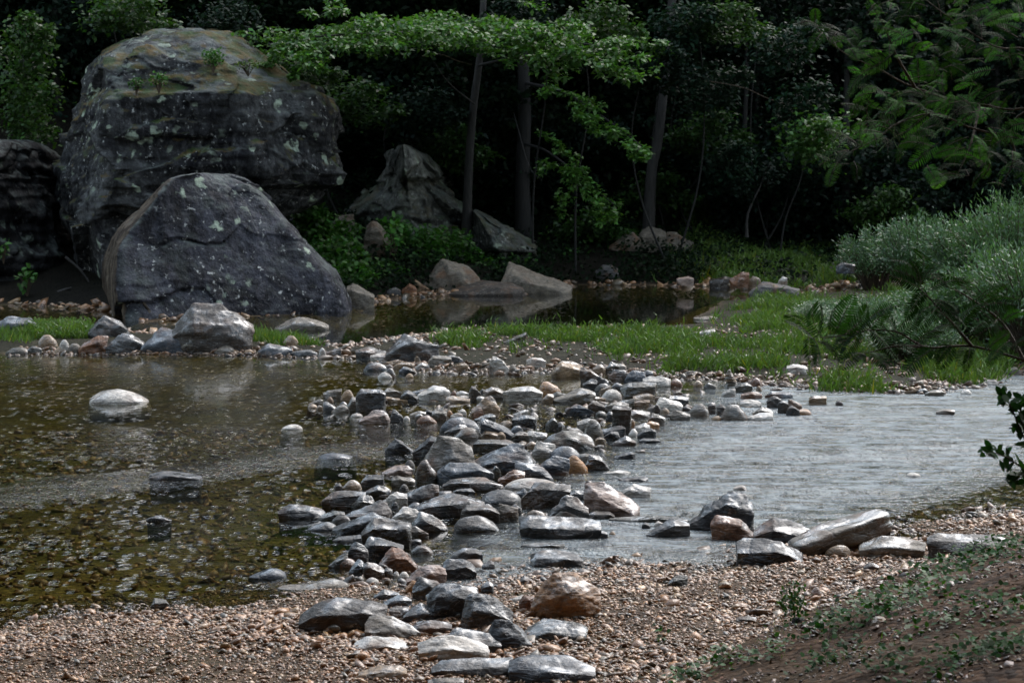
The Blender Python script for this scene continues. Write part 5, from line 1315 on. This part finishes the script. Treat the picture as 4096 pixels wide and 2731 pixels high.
for (x0, y0, x1, y1) in LL:
    for rep in range(2):
        d = rng.uniform(10.2, 10.7); j = rng.normal(0, 7 if rep else 1, 4); F2.append((adD(x0 + j[0], y0 + j[1], d), adD(x1 + j[2] * 2, y1 + j[3] * 2, d - .1 + rng.normal(0, .05)), unit(np.array([rng.normal(0, .5), rng.uniform(-.7, .2), rng.uniform(.2, 1)]))))
V2, Q2 = fronds(F2, T, loc, .3, 1.1, .66)
Vb, Qb = tubes([(bez(b, 8) - loc, np.linspace(.009, .002, len(bez(b, 8)))) for b in UB] + [(bez(b, 8) - loc, np.linspace(.010, .002, len(bez(b, 8)))) for b in LB], 6)
link('bough', fastmesh('bough', Vb, Qb, M['twig'], True), T)
link('foliage', fastmesh('leaf_stalks', np.vstack([Vt, V2]), np.vstack([Qt, Q2 + len(Vt)]), M['twig'], True), T)

# broad leaved sprig at the right edge
loc = adD(2420, 1230, 9.6); T = thing('leafy_shrub', loc, 'dark broad leaved sprigs poking in at the right edge', 'shrub')
Pn, D_, st_ = [], [], []
for pts in ([(2420, 1230), (2390, 1080), (2350, 1000), (2325, 940), (2308, 905)], [(2420, 1230), (2380, 1110), (2320, 1055), (2262, 1032)], [(2400, 1130), (2350, 1090), (2320, 1095)], [(2380, 1060), (2345, 960), (2352, 915)]):
    c_ = bez([adD(x, y, 9.6) for x, y in pts], 8); st_.append((c_ - loc, np.linspace(.008, .002, len(c_))))
    for k in range(int(len(c_) * .35), len(c_)):
        for j in range(2):
            Pn.append(c_[k] + rng.normal(0, .012, 3)); D_.append(unit(c_[min(k + 1, len(c_) - 1)] - c_[k - 1] + rng.normal(0, .02, 3) * 2 + np.array([rng.normal(0, .03), 0, 0])))
Pn, D_ = np.array(Pn), unit(np.array(D_) + rand_unit(len(D_)) * .8)
mesh_leaves('foliage', Pn - loc, D_, unit(rand_unit(len(Pn)) * .6 + np.array([0, -.4, .8])), rng.uniform(.045, .075, len(Pn)), .032, M['ivy'], 'oval', T, .5, 1.2)
V, Q = tubes(st_, 5); link('stem', fastmesh('stem', V, Q, M['twig'], True), T)

# ------------------------------------------------------------------ plants on the near bank
def bank_cover(x, y, n, rx, ry, size, mat, label, name='ground_ivy', cat='ivy', hi=1.3, lo=.5, up=.10, shape='oval'):
    c0 = aD(x, y, .25); 
    for _ in range(3): c0 = aD(x, y, gz(c0[0], c0[1]))
    X = c0[0] + rng.normal(0, rx, n); Y = c0[1] + rng.normal(0, ry, n); Z = terrain(X, Y) + rng.random(n) ** 1.5 * up + .01
    T = thing(name, c0, label, cat, 'low plants on the near bank')
    Pn = np.c_[X, Y, Z] - c0
    mesh_leaves('foliage', Pn, unit(rand_unit(n) * np.array([1, 1, .5])), unit(rand_unit(n) * .45 + np.array([0, -.2, 1])), size * rng.uniform(.6, 1.3, n), size * .8, mat, shape, T, lo, hi)
BK = [(2270, 1290, 420, .28, .28, 'ivy', 'ground_ivy', 'glossy dark ivy crowning the bank at the right edge'), (2200, 1330, 220, .22, .2, 'ivy', 'ground_ivy', 'dark bluish ivy below the crown of the bank'), (2080, 1385, 260, .22, .16, 'herb', 'low_plant', 'green low plants at the gravel edge halfway up the bank'),
      (1990, 1425, 170, .18, .12, 'ivy', 'low_plant', 'green leaves creeping from the bank onto the gravel'), (1920, 1445, 90, .12, .08, 'ivy', 'low_plant', 'small dark leaves on the bank lip near the stump shoot'), (1750, 1515, 60, .07, .05, 'herb', 'low_plant', 'small leafy sprig near the bottom of the bank lip'),
      (1900, 1530, 90, .09, .06, 'ivy', 'low_plant', 'dark green weeds on the bare bank, lower middle'), (2040, 1535, 70, .08, .06, 'ivy', 'low_plant', 'dark weed tuft on the bare bank below the dead stick'), (2190, 1530, 110, .16, .10, 'ivy', 'ground_ivy', 'shiny ivy patch at the bottom right of the bank'),
      (2310, 1500, 220, .16, .12, 'ivy', 'ground_ivy', 'dark leaves in the bottom right corner'), (2330, 1420, 90, .16, .1, 'herb', 'low_plant', 'green weeds on the bank by the right edge'), (2130, 1450, 70, .12, .08, 'herb', 'low_plant', 'thin scattered sprouts across the bare middle bank'),
      (1590, 1560, 90, .09, .05, 'herb', 'low_plant', 'green tuft at the bottom edge under the gravel'), (1660, 1520, 45, .06, .05, 'herb', 'low_plant', 'thin pale sprout on the gravel near the bottom'), (2250, 1395, 80, .12, .08, 'ivy', 'low_plant', 'scattered leaves below the bank ivy'),
      (1515, 1470, 14, .03, .03, 'herb', 'low_plant', 'tiny sprout alone on the open gravel')]
for (x, y, n, rx, ry, mt, nm, lb) in BK: bank_cover(x, y, int(n * 1.0), rx, ry, .036, M[mt], lb, nm, 'ivy' if nm == 'ground_ivy' else 'plant')
XY = np.c_[rng.uniform(1.0, 5, 5000), rng.uniform(9, 15, 5000)]; XY = XY[(sdist(XY[:, 0], XY[:, 1], P_BANK) > .1)]
XY = XY[vnoise(np.c_[XY * 2.2, XY[:, :1] * 0], 31) > .25]
grass('grass', XY, .07, .006, M['grass'], 'sparse thin grass sprouting on the bare near bank')
# stump with shoots
loc = aD(1830, 1478, .08); T = thing('stump', loc, 'short pale stump with green shoots growing from it on the gravel edge', 'stump')
V, Q = tube(np.array([[0, 0, -.08], [.0, 0, .06], [.01, 0, .16], [.012, 0, .165]]), np.array([.055, .045, .038, .004]), 12); V += .006 * fbm(V * 30, 3, 3)[:, None]
link('wood', fastmesh('wood', V, Q, M['bark_pale'], True), T)
n = 190; q = rand_unit(n) * rng.random((n, 1)) ** .5 * np.array([.09, .09, .17]) + np.array([-.02, 0, .24])
mesh_leaves('foliage', q, unit(rand_unit(n) + np.array([0, 0, .5])), unit(rand_unit(n) * .6 + np.array([0, -.2, .8])), rng.uniform(.025, .05, n), .016, M['herb'], 'oval', T, .4, 1.1)

# ------------------------------------------------------------------ sticks and dead twigs
def stick(pts, r, label, name='dead_twig', d=None, mat='twig'):
    P = bez([aD(*p_) if len(p_) == 3 else aD(*p_, .1) for p_ in pts] if d is None else [adD(p_[0], p_[1], d) for p_ in pts], 6); loc = P[0].copy()
    o = link(name, fastmesh(name, *tube(P - loc, np.linspace(r, r * .4, len(P)), 6), M[mat], True)); o.location = loc; tag(o, label, 'twig' if name == 'dead_twig' else 'stick')
vA = lambda x, y, z: ((2000 + x * .553) / K, (1400 + y * .553) / K, z)
b_ = at(2000 + 600 * .553, 1400 + 1010 * .553, .1)[1]
def stA(pts, r, lb, dd=0): stick([((2000 + x * .553) / K, (1400 + y * .553) / K) for x, y in pts], r, lb, d=dd)
stA([(605, 1010), (540, 940), (470, 880), (430, 840)], .006, 'thin bare twig sticking up out of the dark rocks', 19.4)
stA([(395, 1190), (330, 1140), (300, 1125), (285, 1085)], .006, 'thin green tipped twig leaning from the jagged rock', 17.4)
stick([(1960, 1450, .2), (2010, 1432, .25), (2060, 1425, .3), (2090, 1418, .3)], .010, 'dead stick lying on the near bank', 'dead_stick')
stick([(1530, 1556, .03), (1570, 1552, .05), (1600, 1545, .04), (1630, 1535, .06)], .007, 'dark curled stick lying on the gravel near the bottom', 'dead_stick')
stick([(2140, 1475, .35), (2180, 1462, .4), (2240, 1450, .45), (2300, 1448, .5)], .006, 'fine root trailing across the bare bank', 'dead_twig')
stick([(150, 590), (180, 615), (200, 640), (205, 650)], .035, 'pale broken stick leaning in the dark gap beside the cliff', 'dead_stick', d=44.5, mat='bark_pale')
stick([(133, 672), (150, 665), (165, 660)], .05, 'short tan driftwood log in the dark gap below the cliff', 'dead_stick', d=44, mat='bark_pale')
stick([(1530, 190), (1600, 185), (1700, 200), (1760, 225), (1810, 240), (1850, 238)], .018, 'long bare vine sagging across the dark wood', 'dead_twig', d=52)
stick([(970, 130), (1010, 125), (1050, 140), (1085, 150)], .02, 'bare twig under the level maple boughs', 'dead_twig', d=49.5)

XY = scatter(26000, -20, 22, 42, 62, lambda X, Y: (sdist(X, Y, P_FAR) > .5) & (sdist(X, Y, P_FAR) < 8) & ((X < -12) | (X > -6)), lambda X, Y: np.clip(.5 + .9 * vnoise(np.c_[X * .9, Y * .9, X * 0], 27), .05, 1))
Pn = np.c_[XY, terrain(XY[:, 0], XY[:, 1]) + rng.random(len(XY)) ** 1.3 * .4]
tag(mesh_leaves('undergrowth', Pn, unit(rand_unit(len(Pn)) * np.array([1, 1, .6])), unit(rand_unit(len(Pn)) * .7 + np.array([0, -.25, .9])), rng.uniform(.08, .17, len(Pn)), .09, M['forest'], lo=.7, hi=2.2), 'dim leafy ground cover over the far bank below the trees', 'undergrowth', kind='stuff')

# dimmer boughs that fill the wood behind the bright layer
DB = [(560, 10, 470, 60, 50, 'dim green bough hanging just above the huge boulder'), (650, 170, 720, 110, 50, 'bluish green bough drooping right of the boulder top'), (760, 250, 860, 190, 52, 'dim bough below the left end of the level maple layer'),
      (900, 260, 1010, 200, 53, 'dim bough in the gap under the level maple layer'), (1010, 360, 1060, 290, 54, 'dim leaves beside the leaning maple trunk'), (1330, 60, 1420, 10, 51, 'green bough above the right end of the level maple layer'),
      (1480, 180, 1560, 110, 52, 'dim green bough to the right of the level maple layer'), (1590, 330, 1660, 250, 56, 'dim leaves in the middle of the dark wood'), (1600, 60, 1720, 10, 53, 'pale green bough at the top right of centre'),
      (1250, 30, 1150, 0, 52, 'green leaves at the top edge over the level maple layer'), (250, 20, 340, 0, 49, 'dark green leaves over the top of the huge boulder'), (1480, 440, 1540, 400, 57, 'dim shrub leaves behind the curved pale trunk'),
      (1780, 400, 1850, 350, 56, 'dim leaves under the pale tufts at the right'), (2000, 500, 2060, 430, 55, 'dark leaves above the far willows'), (1330, 520, 1400, 480, 55, 'dark low boughs above the far shore rocks')]
for k, (x, y, x2, y2, d, lb) in enumerate(DB):
    loc = adD(x, y, d); T = thing('leafy_bough_tree', loc, lb, 'tree', 'trees of the far bank')
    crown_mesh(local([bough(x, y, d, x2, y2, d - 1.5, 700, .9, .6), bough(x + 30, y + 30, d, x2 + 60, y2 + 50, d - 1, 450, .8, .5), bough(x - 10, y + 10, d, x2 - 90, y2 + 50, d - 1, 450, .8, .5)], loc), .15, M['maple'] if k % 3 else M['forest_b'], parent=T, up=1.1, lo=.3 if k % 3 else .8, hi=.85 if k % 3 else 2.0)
    g0 = gz(loc[0], d + .5); V, Q = tube(bez([[rng.uniform(-.9, .9), .5, g0 - loc[2] - .2], [rng.uniform(-.5, .5), .6, (g0 - loc[2]) * .66], [rng.uniform(-.3, .3), .4, (g0 - loc[2]) * .3], [0, 0, .3]], 5), np.linspace(.032, .012, 16), 8); link('trunk', fastmesh('trunk', V, Q, M['bark'], True), T)

# litter on the bare bank
n = 2600
XY = np.c_[rng.uniform(.8, 5, 9000), rng.uniform(9, 15.5, 9000)]; XY = XY[sdist(XY[:, 0], XY[:, 1], P_BANK) > .05][:n]; n = len(XY)
Pn = np.c_[XY, terrain(XY[:, 0], XY[:, 1]) + .006]
tag(mesh_leaves('leaf_litter', Pn, unit(rand_unit(n) * np.array([1, 1, .25])), unit(rand_unit(n) * .4 + np.array([0, 0, 1])), rng.uniform(.02, .05, n), .02, leaf_mat('dead_leaf', (.10, .055, .03), .7, .05, .2), 'oval', lo=.4, hi=1.8), 'brown fallen leaves scattered on the bare bank', 'leaf litter', kind='stuff')
XY = np.c_[rng.uniform(.8, 5, 14000), rng.uniform(9, 15.5, 14000)]; XY = XY[(sdist(XY[:, 0], XY[:, 1], P_BANK) > -.1) & (vnoise(np.c_[XY * 3, XY[:, :1] * 0], 41) > -.2)][:5000]
pebbles('soil_crumbs', XY, rng.lognormal(math.log(.018), .5, len(XY)).clip(.008, .07), 'dark crumbs of soil and small stones on the near bank', tint=np.array([.32, .26, .22]))
